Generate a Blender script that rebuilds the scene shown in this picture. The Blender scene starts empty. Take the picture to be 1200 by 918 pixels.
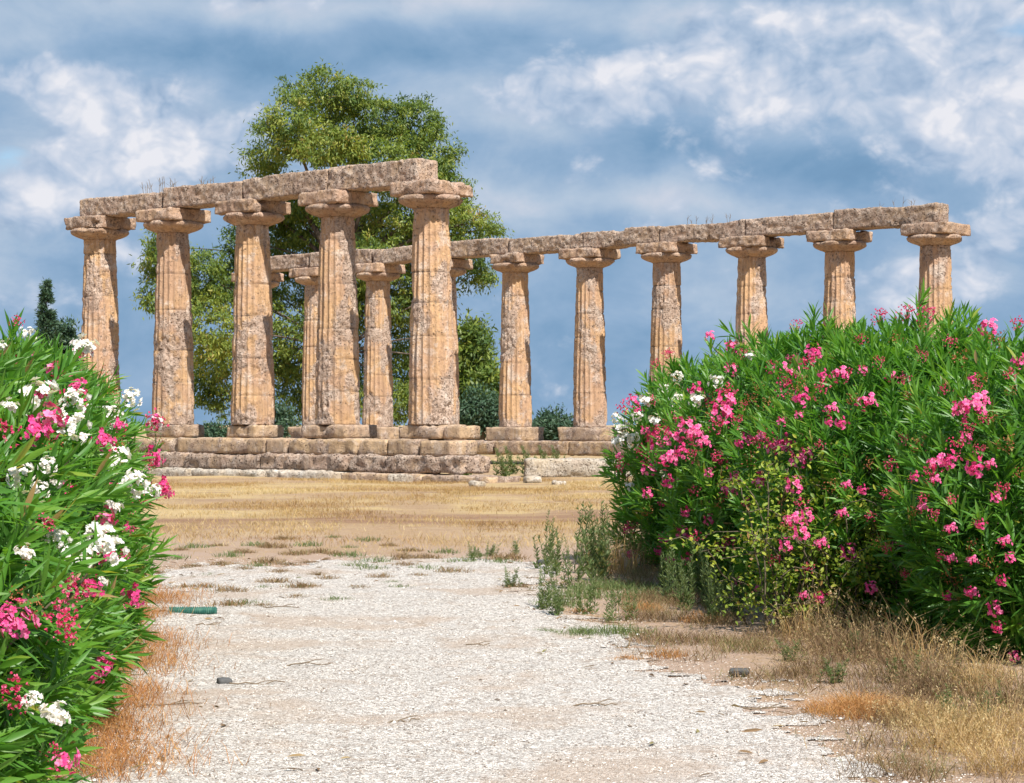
import bpy, math, random
import numpy as np
from mathutils import Vector

random.seed(7)
RNG = np.random.default_rng(11)
S = bpy.context.scene
COL = S.collection

# ------------------------------------------------------------------ camera
EYE = 1.6
F = 2524.0                      # focal length in pixels of a 1200 px wide frame
cam_d = bpy.data.cameras.new('camera')
cam_d.sensor_width = 36.0
cam_d.lens = F / 1200 * 36.0
cam_d.shift_y = 39 / 1200
cam_d.clip_start = 0.1
cam_d.clip_end = 6000
cam = bpy.data.objects.new('camera', cam_d)
COL.objects.link(cam)
cam.location = (0, 0, EYE)
cam.rotation_euler = (math.radians(90), 0, 0)
S.camera = cam

# ------------------------------------------------------------------ exposure, sun, sky
EXPO = 0.9
SKY_STRENGTH = 0.1
S.view_settings.view_transform = 'Standard'
S.view_settings.look = 'None'
S.view_settings.exposure = EXPO
S.view_settings.gamma = 1
S.view_settings.use_curve_mapping = False

SUN_AZ, SUN_EL = math.radians(30), math.radians(53)     # az: to the right of straight behind the camera
sdir = Vector((math.sin(SUN_AZ) * math.cos(SUN_EL), -math.cos(SUN_AZ) * math.cos(SUN_EL), math.sin(SUN_EL)))
sun_d = bpy.data.lights.new('sun', 'SUN')
sun_d.energy = 3.9
sun_d.angle = math.radians(0.5)
sun_d.color = (1.0, 0.95, 0.87)
sun = bpy.data.objects.new('sun', sun_d)
COL.objects.link(sun)
sun.rotation_euler = (-sdir).to_track_quat('-Z', 'Y').to_euler()


class NT:
    """small helper to write node trees"""
    def __init__(s, tree):
        s.t = tree
        s.n = tree.nodes
        s.l = tree.links

    def node(s, kind, **kw):
        nd = s.n.new(kind)
        for k, v in kw.items():
            setattr(nd, k, v)
        return nd

    def put(s, sock, v):
        if v is None:
            return
        if isinstance(v, bpy.types.NodeSocket):
            s.l.new(v, sock)
        elif isinstance(v, (tuple, list)) and len(v) == 3 and sock.type == 'RGBA':
            sock.default_value = (*v, 1)
        else:
            sock.default_value = v

    def math(s, op, a, b=None, c=None, clamp=False):
        nd = s.node('ShaderNodeMath', operation=op, use_clamp=clamp)
        s.put(nd.inputs[0], a)
        s.put(nd.inputs[1], b)
        s.put(nd.inputs[2], c)
        return nd.outputs[0]

    def noise(s, vec, scale, detail=4, rough=0.55, dist=0.0, col=False):
        nd = s.node('ShaderNodeTexNoise')
        s.put(nd.inputs['Vector'], vec)
        nd.inputs['Scale'].default_value = scale
        nd.inputs['Detail'].default_value = detail
        nd.inputs['Roughness'].default_value = rough
        nd.inputs['Distortion'].default_value = dist
        return nd.outputs['Color' if col else 'Fac']

    def voro(s, vec, scale, feature='F1', out='Distance'):
        nd = s.node('ShaderNodeTexVoronoi', feature=feature)
        s.put(nd.inputs['Vector'], vec)
        nd.inputs['Scale'].default_value = scale
        return nd.outputs[out]

    def ramp(s, v, lo, hi, a=0.0, b=1.0):
        nd = s.node('ShaderNodeMapRange', clamp=True, interpolation_type='SMOOTHSTEP')
        s.put(nd.inputs['Value'], v)
        nd.inputs['From Min'].default_value = lo
        nd.inputs['From Max'].default_value = hi
        nd.inputs['To Min'].default_value = a
        nd.inputs['To Max'].default_value = b
        return nd.outputs[0]

    def mix(s, f, a, b, mode='MIX'):
        nd = s.node('ShaderNodeMix', data_type='RGBA', blend_type=mode)
        s.put(nd.inputs[0], f)
        s.put(nd.inputs[6], a)
        s.put(nd.inputs[7], b)
        return nd.outputs[2]

    def vmul(s, v, k):
        nd = s.node('ShaderNodeVectorMath', operation='MULTIPLY')
        s.put(nd.inputs[0], v)
        nd.inputs[1].default_value = k
        return nd.outputs[0]

    def vadd(s, v, k):
        nd = s.node('ShaderNodeVectorMath', operation='ADD')
        s.put(nd.inputs[0], v)
        s.put(nd.inputs[1], k)
        return nd.outputs[0]


def srgb(r, g, b):
    f = lambda c: ((c / 255 + 0.055) / 1.055) ** 2.4 if c > 10 else c / 255 / 12.92
    return (f(r), f(g), f(b))


world = bpy.data.worlds.new('World')
S.world = world
world.use_nodes = True
world.cycles.sampling_method = 'NONE'
S.cycles.max_bounces = 4
S.cycles.diffuse_bounces = 2
S.cycles.glossy_bounces = 1
S.cycles.transmission_bounces = 3
W = NT(world.node_tree)
W.n.clear()
w_out = W.node('ShaderNodeOutputWorld')
w_bg = W.node('ShaderNodeBackground')
w_bg.inputs['Strength'].default_value = SKY_STRENGTH
W.l.new(w_bg.outputs[0], w_out.inputs[0])
sky = W.node('ShaderNodeTexSky', sky_type='NISHITA', sun_disc=False)
sky.sun_elevation = SUN_EL
sky.sun_rotation = math.atan2(sdir.x, sdir.y)
sky.dust_density = 0.4
gen = W.node('ShaderNodeTexCoord').outputs['Generated']
sep = W.node('ShaderNodeSeparateXYZ')
W.l.new(gen, sep.inputs[0])
warp = W.noise(W.vmul(gen, (7, 7, 12)), 1.0, 3, 0.6, col=True)
warp = W.vmul(W.vadd(warp, (-0.5, -0.5, -0.5)), (0.075, 0.0, 0.055))
wsep = W.node('ShaderNodeSeparateXYZ')
W.l.new(W.vadd(gen, warp), wsep.inputs[0])
wx, wz = wsep.outputs[0], wsep.outputs[2]
ahead = W.ramp(sep.outputs[1], 0.3, 0.7)


def sky_blob(px, py, rx, ry, amp):
    """a soft cloud patch in a direction of the sky"""
    x0, z0 = (px - 600) / F, (498 - py) / F
    dx = W.math('MULTIPLY', W.math('SUBTRACT', wx, x0), F / rx)
    dz = W.math('MULTIPLY', W.math('SUBTRACT', wz, z0), F / ry)
    d2 = W.math('ADD', W.math('MULTIPLY', dx, dx), W.math('MULTIPLY', dz, dz))
    g = W.math('EXPONENT', W.math('MULTIPLY', d2, -1.0))
    return W.math('MULTIPLY', g, amp)


def blobsum(lst):
    acc = None
    for b in lst:
        v = sky_blob(*b)
        acc = v if acc is None else W.math('ADD', acc, v)
    return W.math('MULTIPLY', acc, ahead)


cumulus = blobsum([
    (150, 165, 85, 50, 0.85), (112, 135, 36, 30, 0.6), (205, 170, 55, 38, 0.6), (258, 178, 34, 30, 0.65), (60, 235, 90, 30, 0.45), (150, 215, 120, 20, 0.3),
    (640, 120, 90, 50, 0.5), (700, 92, 60, 36, 0.45), (850, 95, 120, 55, 0.62), (905, 105, 50, 30, 0.4), (1150, 110, 100, 70, 0.68), (1165, 190, 70, 50, 0.55),
    (1040, 25, 120, 32, 0.45), (905, 10, 70, 24, 0.45), (780, 60, 90, 30, 0.35), (1000, 90, 120, 50, 0.35), (1130, 280, 110, 60, 0.32), (1050, 340, 90, 40, 0.35),
    (60, 120, 70, 30, 0.35), (30, 320, 80, 60, 0.35), (300, 15, 200, 18, 0.35),
])
bright = blobsum([
    (150, 170, 130, 60, 0.3), (60, 225, 100, 40, 0.3), (640, 120, 120, 60, 0.4), (880, 90, 180, 60, 0.42), (1160, 130, 130, 100, 0.42), (300, 22, 280, 28, 0.5),
    (60, 60, 120, 30, 0.25), (960, 14, 180, 30, 0.4), (1050, 335, 130, 45, 0.3), (720, 250, 260, 20, 0.35), (20, 310, 90, 80, 0.35), (600, 15, 160, 20, 0.3), (600, 180, 70, 40, 0.25), (560, 260, 60, 40, 0.25),
])
dark = blobsum([
    (330, 78, 300, 28, 0.75), (760, 195, 240, 34, 0.75), (1000, 215, 150, 34, 0.5), (600, 45, 120, 30, 0.3), (620, 430, 280, 80, 0.45), (190, 400, 120, 80, 0.4), (980, 300, 140, 30, 0.2),
])
blue = blobsum([(10, 200, 45, 24, 0.75), (1185, 45, 40, 22, 0.7), (25, 5, 40, 15, 0.8), (760, 35, 50, 16, 0.4), (1120, 300, 60, 25, 0.3)])
det = W.noise(W.vmul(gen, (15, 15, 26)), 1.0, 5, 0.6, 0.3)
det2 = W.noise(W.vmul(gen, (5, 5, 9)), 1.0, 5, 0.5)
def billow(vec, k):
    nd = W.node('ShaderNodeTexVoronoi', feature='F1')
    W.put(nd.inputs['Vector'], W.vmul(vec, k))
    nd.inputs['Scale'].default_value = 1.0
    nd.inputs['Detail'].default_value = 3
    nd.inputs['Roughness'].default_value = 0.5
    nd.inputs['Lacunarity'].default_value = 2.2
    nd.normalize = True
    return W.math('SUBTRACT', 1.0, nd.outputs['Distance'])


gw = W.vadd(gen, W.vmul(W.vadd(W.noise(W.vmul(gen, (30, 30, 34)), 1.0, 2, 0.55, col=True), (-0.5, -0.5, -0.5)), (0.022, 0.0, 0.018)))
bil = billow(gw, (30, 30, 38))
bil_low = billow(W.vadd(gw, (0.005, 0, 0.008)), (30, 30, 38))
puff = W.noise(W.vmul(gen, (24, 24, 34)), 1.0, 6, 0.6, 0.2)
pc = W.math('ADD', W.math('MULTIPLY', W.math('SUBTRACT', bil, 0.52), 0.75), W.math('MULTIPLY', W.math('SUBTRACT', puff, 0.5), 0.75))
val = W.math('ADD', W.math('MULTIPLY', W.math('SUBTRACT', det, 0.5), 0.85), W.math('MULTIPLY', W.math('SUBTRACT', det2, 0.5), 0.5))
val = W.math('ADD', val, W.math('MULTIPLY', bright, 0.75))
val = W.math('SUBTRACT', val, W.math('MULTIPLY', dark, 0.30))
val = W.math('ADD', val, W.math('ADD', 0.42, W.math('MULTIPLY', pc, 0.3)))
K = 1.0 / (SKY_STRENGTH * 2 ** EXPO)


def tone_ramp(v, stops):
    cr = W.node('ShaderNodeValToRGB')
    W.l.new(v, cr.inputs[0])
    els = cr.color_ramp.elements
    while len(els) < len(stops):
        els.new(0.5)
    for e, (p, c) in zip(els, stops):
        e.position = p
        e.color = (*c, 1)
    return cr.outputs[0]


base_cloud = tone_ramp(val, [(0.0, srgb(100, 139, 176)), (0.25, srgb(122, 159, 194)), (0.48, srgb(148, 177, 208)), (0.70, srgb(178, 197, 219)), (0.9, srgb(203, 211, 226)), (1.0, srgb(216, 220, 231))])
cmask = W.ramp(W.math('ADD', cumulus, W.math('MULTIPLY', pc, 1.75)), 0.33, 0.68)
cval = W.math('ADD', W.math('MULTIPLY', W.math('SUBTRACT', bil, bil_low), 2.6), W.math('ADD', W.math('MULTIPLY', pc, 1.1), W.math('MULTIPLY', cumulus, 0.65)))
ccol = tone_ramp(cval, [(0.0, srgb(146, 172, 203)), (0.35, srgb(178, 196, 220)), (0.68, srgb(206, 215, 231)), (1.0, srgb(238, 238, 244))])
cloud = W.vmul(W.mix(W.math('MULTIPLY', cmask, 0.92), base_cloud, ccol), (K, K, K))
clear = W.mix(0.55, sky.outputs[0], tuple(c * K for c in srgb(98, 160, 205)))
bmask = W.ramp(W.math('ADD', blue, W.math('MULTIPLY', W.math('SUBTRACT', 0.5, det), 1.8)), 0.42, 0.95)
W.l.new(W.mix(bmask, cloud, clear), w_bg.inputs['Color'])


# ------------------------------------------------------------------ helpers
def tag(o, label=None, cat=None, group=None, kind=None):
    if label: o['label'] = label
    if cat: o['category'] = cat
    if group: o['group'] = group
    if kind: o['kind'] = kind
    return o


def empty(name, loc, rz=0):
    o = bpy.data.objects.new(name, None)
    COL.objects.link(o)
    o.location = loc
    o.rotation_euler = (0, 0, rz)
    o.empty_display_size = 0.2
    return o


def mesh_np(name, V, faces, mat=None, smooth=False, attrs=None):
    """faces: one (n,k) integer array or a list of such arrays"""
    if not isinstance(faces, list):
        faces = [faces]
    me = bpy.data.meshes.new(name)
    V = np.asarray(V, np.float32)
    me.vertices.add(len(V))
    me.vertices.foreach_set('co', V.ravel())
    loops = np.concatenate([np.asarray(f).ravel() for f in faces]).astype(np.int32)
    sizes = np.concatenate([np.full(len(f), np.asarray(f).shape[1]) for f in faces]).astype(np.int32)
    starts = np.concatenate([[0], np.cumsum(sizes)[:-1]]).astype(np.int32)
    me.loops.add(len(loops))
    me.loops.foreach_set('vertex_index', loops)
    me.polygons.add(len(sizes))
    me.polygons.foreach_set('loop_start', starts)
    me.polygons.foreach_set('loop_total', sizes)
    me.polygons.foreach_set('use_smooth', np.full(len(sizes), smooth, bool))
    for k, a in (attrs or {}).items():
        at = me.attributes.new(k, 'FLOAT', 'POINT')
        at.data.foreach_set('value', np.asarray(a, np.float32))
    me.update(calc_edges=True)
    me.validate()
    if mat:
        me.materials.append(mat)
    return me


def link(name, me, parent=None, loc=(0, 0, 0), rz=0):
    o = bpy.data.objects.new(name, me)
    COL.objects.link(o)
    o.location = loc
    o.rotation_euler = (0, 0, rz)
    if parent:
        o.parent = parent
    return o


def vnoise(p, seed=0):
    """value noise, p (n,3) -> -1..1"""
    p = np.asarray(p, float)
    i = np.floor(p).astype(np.int64)
    f = p - i
    f = f * f * f * (f * (f * 6 - 15) + 10)
    r = 0
    for dx in (0, 1):
        for dy in (0, 1):
            for dz in (0, 1):
                h = ((i[:, 0] + dx) * 374761393 + (i[:, 1] + dy) * 668265263 + (i[:, 2] + dz) * 2147483647 + seed * 974711) & 0xffffffff
                h = ((h ^ (h >> 13)) * 1274126177) & 0xffffffff
                h = (h ^ (h >> 16)) & 0xffff
                w = (f[:, 0] if dx else 1 - f[:, 0]) * (f[:, 1] if dy else 1 - f[:, 1]) * (f[:, 2] if dz else 1 - f[:, 2])
                r = r + w * (h / 32767.5 - 1)
    return r


def fbm(p, seed=0, octv=4, gain=0.5):
    r, a = 0, 1.0
    p = np.asarray(p, float)
    for o in range(octv):
        r = r + a * vnoise(p * (2 ** o) + o * 17.3, seed + o)
        a *= gain
    return r


def sstep(x, a, b):
    t = np.clip((x - a) / (b - a), 0, 1)
    return t * t * (3 - 2 * t)


def gz(x, y):
    """ground height: it rises a little from the path to the ruin"""
    x = np.asarray(x, float); y = np.asarray(y, float)
    base = 0.44 * sstep(y, 9, 44)
    q = np.stack([x.ravel() * 0.35, y.ravel() * 0.35, np.zeros(x.size)], 1)
    return base + 0.03 * fbm(q, 5, 3).reshape(x.shape)


def on_ground(px, py):
    """where a sight line of the photograph meets the ground"""
    y = 18.0
    for _ in range(60):
        x = (px - 600) / F * y
        z = float(gz(np.array([x]), np.array([y]))[0])
        y = 0.5 * y + 0.5 * min(80, F * (EYE - z) / max(py - 498, 1))
    x = (px - 600) / F * y
    return x, y, float(gz(np.array([x]), np.array([y]))[0])


def at(px, py, y):
    return np.array([(px - 600) / F * y, y, EYE + (498 - py) / F * y])


def mat_new(name):
    m = bpy.data.materials.new(name)
    m.use_nodes = True
    t = NT(m.node_tree)
    t.n.clear()
    out = t.node('ShaderNodeOutputMaterial')
    b = t.node('ShaderNodeBsdfPrincipled')
    t.l.new(b.outputs[0], out.inputs[0])
    b.inputs['Roughness'].default_value = 0.9
    b.inputs['Specular IOR Level'].default_value = 0.2
    return m, t, b, out


def bump(t, b, h, strength, dist):
    nd = t.node('ShaderNodeBump')
    nd.inputs['Strength'].default_value = strength
    nd.inputs['Distance'].default_value = dist
    t.put(nd.inputs['Height'], h)
    t.l.new(nd.outputs[0], b.inputs['Normal'])
    return nd


# ------------------------------------------------------------------ stone
def stone_material(name, gold, pinkish, rough_col, pale, gold_amt, pits=1.0, pale_amt=0.5):
    m, t, b, out = mat_new(name)
    tc = t.node('ShaderNodeTexCoord').outputs['Object']
    oi = t.node('ShaderNodeObjectInfo').outputs['Random']
    cx = t.node('ShaderNodeCombineXYZ')
    t.l.new(t.math('MULTIPLY', oi, 57.0), cx.inputs[0])
    t.l.new(t.math('MULTIPLY', oi, 31.0), cx.inputs[1])
    p = t.vadd(tc, cx.outputs[0])
    at_ = t.node('ShaderNodeAttribute', attribute_name='erosion').outputs['Fac']
    joint = t.node('ShaderNodeAttribute', attribute_name='joint').outputs['Fac']
    n1 = t.noise(p, 1.1, 5, 0.6, 0.4)
    n2 = t.noise(t.vadd(p, (9, 3, 1)), 2.6, 5, 0.62, 0.3)
    n3 = t.noise(t.vadd(p, (1, 7, 4)), 9, 6, 0.65)
    n4 = t.noise(t.vadd(p, (5, 5, 5)), 30, 4, 0.7)
    c = t.mix(t.ramp(n1, 0.36, 0.62), pinkish, gold)
    c = t.mix(t.math('MULTIPLY', t.math('SUBTRACT', 1.0, at_), gold_amt, clamp=True), c, gold)
    c = t.mix(t.ramp(t.math('ADD', at_, t.math('MULTIPLY', t.math('SUBTRACT', n3, 0.5), 0.7)), 0.35, 0.85), c, rough_col)
    pm = t.math('MULTIPLY', t.ramp(t.math('ADD', n2, t.math('MULTIPLY', t.math('SUBTRACT', n4, 0.5), 0.35)), 0.52, 0.66), pale_amt)
    c = t.mix(pm, c, pale)
    c = t.mix(t.math('MULTIPLY', t.ramp(n3, 0.54, 0.66), 0.35), c, tuple(0.45 * v for v in pinkish))
    worm = t.noise(t.vadd(p, (3, 3, 9)), 13, 5, 0.6, 1.2)
    wk = t.math('MULTIPLY', t.math('ADD', 0.12, t.math('MULTIPLY', at_, 0.75)), pits)
    c = t.mix(t.math('MULTIPLY', t.ramp(worm, 0.54, 0.66), t.math('MULTIPLY', wk, 0.6)), c, pale)
    crev = t.math('MULTIPLY', t.ramp(worm, 0.47, 0.36), wk)
    c = t.mix(t.math('MULTIPLY', crev, 0.78), c, (0.10, 0.065, 0.047))
    pit = t.voro(t.vadd(p, t.vmul(t.noise(p, 14, 3, col=True), (0.07, 0.07, 0.07))), 16)
    hole = t.math('MULTIPLY', t.ramp(pit, 0.32, 0.12), t.ramp(t.math('ADD', n3, t.math('MULTIPLY', at_, 0.16)), 0.5, 0.62))
    hole = t.math('MULTIPLY', hole, pits)
    fine = t.math('MULTIPLY', t.ramp(n4, 0.44, 0.3), t.math('ADD', 0.35, t.math('MULTIPLY', at_, 0.5)))
    c = t.mix(t.math('MULTIPLY', fine, 0.6 * pits), c, (0.13, 0.085, 0.06))
    c = t.mix(t.math('MULTIPLY', hole, 0.75), c, (0.07, 0.048, 0.035))
    lich = t.math('MULTIPLY', t.ramp(t.noise(t.vadd(p, (2, 8, 8)), 5.5, 6, 0.7), 0.585, 0.68), 0.6)
    c = t.mix(lich, c, (0.14, 0.12, 0.105))
    c = t.mix(t.math('MULTIPLY', joint, 0.75), c, (0.06, 0.042, 0.032))
    streak = t.noise(t.vmul(p, (5.5, 5.5, 0.5)), 1.0, 5, 0.62)
    c = t.mix(t.math('MULTIPLY', t.ramp(streak, 0.5, 0.7), 0.45), c, tuple(0.42 * v for v in pinkish))
    c = t.mix(t.math('MULTIPLY', t.ramp(streak, 0.42, 0.3), 0.3), c, pale)
    # a little drift of tone from stone to stone
    hsv = t.node('ShaderNodeHueSaturation')
    t.put(hsv.inputs['Value'], t.math('ADD', 0.9, t.math('MULTIPLY', oi, 0.2)))
    t.put(hsv.inputs['Color'], c)
    t.l.new(hsv.outputs[0], b.inputs['Base Color'])
    h = t.math('ADD', t.math('MULTIPLY', n3, 0.6), t.math('MULTIPLY', n4, 0.4))
    h = t.math('SUBTRACT', h, t.math('MULTIPLY', hole, 0.8))
    h = t.math('SUBTRACT', h, t.math('MULTIPLY', fine, 0.3))
    h = t.math('ADD', h, t.math('MULTIPLY', t.math('MULTIPLY', worm, wk), 1.4))
    bump(t, b, h, 0.9, 0.05)
    b.inputs['Roughness'].default_value = 0.95
    return m


M_SHAFT = stone_material('weathered_shaft_stone', (0.570, 0.363, 0.198), (0.475, 0.308, 0.230), (0.494, 0.363, 0.281), (0.665, 0.570, 0.492), 0.5, 0.95, 0.6)
M_CAP = stone_material('weathered_capital_stone', (0.475, 0.317, 0.202), (0.418, 0.276, 0.207), (0.437, 0.308, 0.230), (0.608, 0.511, 0.432), 0.2, 0.9, 0.4)
M_BEAM = stone_material('pitted_architrave_stone', (0.460, 0.324, 0.218), (0.414, 0.288, 0.223), (0.451, 0.333, 0.259), (0.626, 0.531, 0.446), 0.1, 1.35, 0.4)
M_STEP = stone_material('step_stone', (0.506, 0.352, 0.209), (0.396, 0.281, 0.209), (0.407, 0.292, 0.220), (0.605, 0.528, 0.464), 0.3, 1.0, 0.35)
M_PALE = stone_material('pale_foundation_stone', (0.50, 0.41, 0.30), (0.46, 0.38, 0.31), (0.50, 0.43, 0.35), (0.62, 0.57, 0.50), 0.1, 0.9, 0.8)

PHI = 0.736
U = np.array([-math.cos(PHI), math.sin(PHI)])     # along the rows, away to the left
N = np.array([math.sin(PHI), math.cos(PHI)])      # from the near row to the far row
ROT = math.atan2(-U[1], -U[0])                    # local +x runs along the row to the right, local -y is the facade
NEAR = [(-10.26, 53.63), (-8.13, 51.70), (-5.99, 49.76), (-3.87, 47.83), (-1.71, 45.87)]
FAR = [(-8.62, 73.03), (-6.45, 71.05), (-4.30, 69.11), (-2.13, 67.14), (0.10, 65.12), (2.28, 63.15), (4.39, 61.23), (6.59, 59.23), (8.72, 57.31), (10.88, 55.35)]
H_SHAFT, H_ECH, H_AB = 4.60, 0.26, 0.29


def lathe_faces(nz, nt):
    i = np.arange(nz - 1)[:, None]
    j = np.arange(nt)[None, :]
    a = i * nt + j
    b = i * nt + (j + 1) % nt
    return np.stack([a, b, b + nt, a + nt], -1).reshape(-1, 4)


def shaft_mesh(seed):
    rg = np.random.default_rng(100 + seed)
    nt, nz = 200, 150
    th = np.linspace(0, 2 * math.pi, nt, endpoint=False)
    z = np.linspace(0, H_SHAFT, nz)
    T, Z = np.meshgrid(th, z)
    T, Z = T.ravel(), Z.ravel()
    R0 = 0.52 - 0.125 * (Z / H_SHAFT) ** 1.15
    cyl = np.stack([np.cos(T) * 0.5, np.sin(T) * 0.5, Z], 1)
    # drums
    cuts = np.cumsum(rg.uniform(0.6, 1.05, 6))
    cuts = cuts[cuts < H_SHAFT - 0.35]
    drum = np.searchsorted(cuts, Z)
    bias = rg.uniform(-0.16, 0.22, len(cuts) + 1)[drum]
    shift = rg.uniform(-0.006, 0.006, (len(cuts) + 1, 2))[drum]
    e = fbm(cyl * np.array([1.9, 1.9, 1.3]), 31 + seed, 5, 0.6) * 0.8 + bias + 0.1
    e = e + 0.5 * sstep(Z, 0.35, 0.0) + 0.12 * sstep(Z, H_SHAFT - 0.5, H_SHAFT)
    ero = sstep(e, -0.35, 0.8)
    fr = (T / (2 * math.pi) * 20) % 1.0
    flute = 0.043 * (1 - (2 * fr - 1) ** 2)
    rough = fbm(cyl * 7, 55 + seed, 4, 0.62)
    chips = sstep(fbm(cyl * 3.1, 71 + seed, 3), 0.35, 0.8)
    r_pres = R0 - flute + 0.004 * rough
    r_ero = R0 - 0.022 - 0.62 * flute * (1 - 0.75 * ero) + 0.020 * rough - 0.008 * ero
    r = r_pres * (1 - ero) + r_ero * ero - 0.028 * chips * (0.3 + ero)
    jd = np.full(len(Z), 9.0)
    for k, c in enumerate(cuts):
        jd = np.minimum(jd, np.abs(Z - c - 0.012 * vnoise(cyl * 3 + k, 9)))
    jw = sstep(jd, 0.026, 0.004) * (0.5 + 0.5 * vnoise(cyl * 4, seed + 3))
    jw = np.clip(jw, 0, 1)
    r = r - 0.028 * jw
    V = np.stack([np.cos(T) * r + shift[:, 0], np.sin(T) * r + shift[:, 1], Z], 1)
    F4 = lathe_faces(nz, nt)
    nv = len(V)
    V = np.concatenate([V, [[0, 0, 0], [0, 0, H_SHAFT]]])
    j = np.arange(nt)
    bot = np.stack([np.full(nt, nv), (j + 1) % nt, j], 1)
    top = np.stack([np.full(nt, nv + 1), (nz - 1) * nt + j, (nz - 1) * nt + (j + 1) % nt], 1)
    return mesh_np('shaft', V, [F4, bot, top], M_SHAFT, True, {'erosion': np.append(ero, [1, 1]), 'joint': np.append(jw, [0, 0])})


def echinus_mesh(seed):
    nt, nz = 96, 26
    th = np.linspace(0, 2 * math.pi, nt, endpoint=False)
    s = np.linspace(0, 1, nz)
    T, Sx = np.meshgrid(th, s)
    T, Sx = T.ravel(), Sx.ravel()
    # neck ring, swelling cushion, then in under the abacus
    zz = Sx * H_ECH
    prof = np.interp(Sx, [0, 0.05, 0.1, 0.2, 0.32, 0.46, 0.62, 0.78, 0.9, 1.0], [0.40, 0.425, 0.45, 0.535, 0.61, 0.68, 0.715, 0.72, 0.70, 0.66])
    cyl = np.stack([np.cos(T) * 0.65, np.sin(T) * 0.65, zz], 1)
    rough = fbm(cyl * 6, 200 + seed, 4, 0.6)
    chip = sstep(fbm(cyl * 1.9, 230 + seed, 3), 0.2, 0.75)
    r = prof + 0.014 * rough - chip * 0.13 * (prof - 0.40) / 0.28
    V = np.stack([np.cos(T) * r, np.sin(T) * r, zz], 1)
    nv = len(V)
    V = np.concatenate([V, [[0, 0, 0], [0, 0, H_ECH]]])
    j = np.arange(nt)
    bot = np.stack([np.full(nt, nv), (j + 1) % nt, j], 1)
    top = np.stack([np.full(nt, nv + 1), (nz - 1) * nt + j, (nz - 1) * nt + (j + 1) % nt], 1)
    ero = np.clip(0.45 + 0.5 * rough + 0.4 * chip, 0, 1)
    return mesh_np('echinus', V, [lathe_faces(nz, nt), bot, top], M_CAP, True, {'erosion': np.append(ero, [1, 1]), 'joint': np.zeros(len(V))})


def rough_block(name, size, seed, mat, res=0.06, edge=0.05, amp=0.02, chip=0.12, ero=0.8, bumps=5.0, warp=0.0):
    """a worn stone block, its base at z = 0 and centred in x and y"""
    sx, sy, sz = size
    n = [max(2, int(round(v / res))) for v in size]
    idx = {}
    pts = []

    def vid(i, j, k):
        q = (i, j, k)
        if q not in idx:
            idx[q] = len(pts)
            pts.append((i / n[0] - 0.5, j / n[1] - 0.5, k / n[2] - 0.5))
        return idx[q]
    fs = []
    for k, flip in ((0, True), (n[2], False)):
        for i in range(n[0]):
            for j in range(n[1]):
                q = [vid(i, j, k), vid(i + 1, j, k), vid(i + 1, j + 1, k), vid(i, j + 1, k)]
                fs.append(q[::-1] if flip else q)
    for j, flip in ((0, False), (n[1], True)):
        for i in range(n[0]):
            for k in range(n[2]):
                q = [vid(i, j, k), vid(i + 1, j, k), vid(i + 1, j, k + 1), vid(i, j, k + 1)]
                fs.append(q[::-1] if flip else q)
    for i, flip in ((0, True), (n[0], False)):
        for j in range(n[1]):
            for k in range(n[2]):
                q = [vid(i, j, k), vid(i, j + 1, k), vid(i, j + 1, k + 1), vid(i, j, k + 1)]
                fs.append(q[::-1] if flip else q)
    h = np.array(size) / 2
    P = np.array(pts) * np.array(size)
    off = np.array([seed * 3.7, seed * 1.3, seed * 5.1])
    W_ = P + off
    big = fbm(W_ * 1.7, seed + 400, 3)
    er = np.clip(edge * (1 + 0.9 * fbm(W_ * 2.6, seed + 410, 3)) + chip * sstep(big, 0.25, 0.9), 0.008, 0.45 * min(size))[:, None]
    inner = np.clip(P, -(h - er), h - er)
    d = P - inner
    L = np.linalg.norm(d, axis=1, keepdims=True)
    nrm = d / np.maximum(L, 1e-9)
    rgh = fbm(W_ * bumps, seed + 420, 4, 0.6)
    V = inner + nrm * (er + (amp * rgh - chip * 0.35 * sstep(big, 0.45, 1.1))[:, None])
    if warp:
        V[:, 2] += warp * vnoise(W_ * np.array([0.8, 0, 0]), seed + 3)
    keep = P[:, 2] < -h[2] + 1e-6
    V[keep, 2] = np.minimum(V[keep, 2], -h[2] + 0.012)
    V[:, 2] += h[2]
    e = np.clip(ero + 0.5 * rgh - 0.25 + 0.4 * sstep(big, 0.2, 0.8), 0, 1)
    return mesh_np(name, V, np.array(fs), mat, True, {'erosion': e, 'joint': np.zeros(len(V))})


ORD = ['first', 'second', 'third', 'fourth', 'fifth', 'sixth', 'seventh', 'eighth', 'ninth', 'tenth']
near_lab = [
    'leftmost column of the near row, half hidden by the white and pink oleander hedge',
    'near row column with grey pitted shaft, second from the left end',
    'middle column of the near row of five, eucalyptus showing on both sides',
    'near row column standing between the middle column and the front end column',
    'largest fluted column, at the front right end of the near row',
]
far_lab = [
    'far row column almost wholly hidden behind the middle near column',
    'far row column peeping out left of the fourth near column',
    'far row column standing alone between the two rightmost near columns',
    'far row column half hidden behind the front end column of the near row',
    'far row column first to the right of the front end column, dark bush beside it',
    'far row column left of the right hedge, its base block still in view',
    'far row column rising from behind the white flowering end of the right hedge',
    'far row column third from the right end, with broken capital',
    'far row column next to the right end one, capital badly broken',
    'rightmost column of the far row, its slab jutting past the beam end',
]


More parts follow.
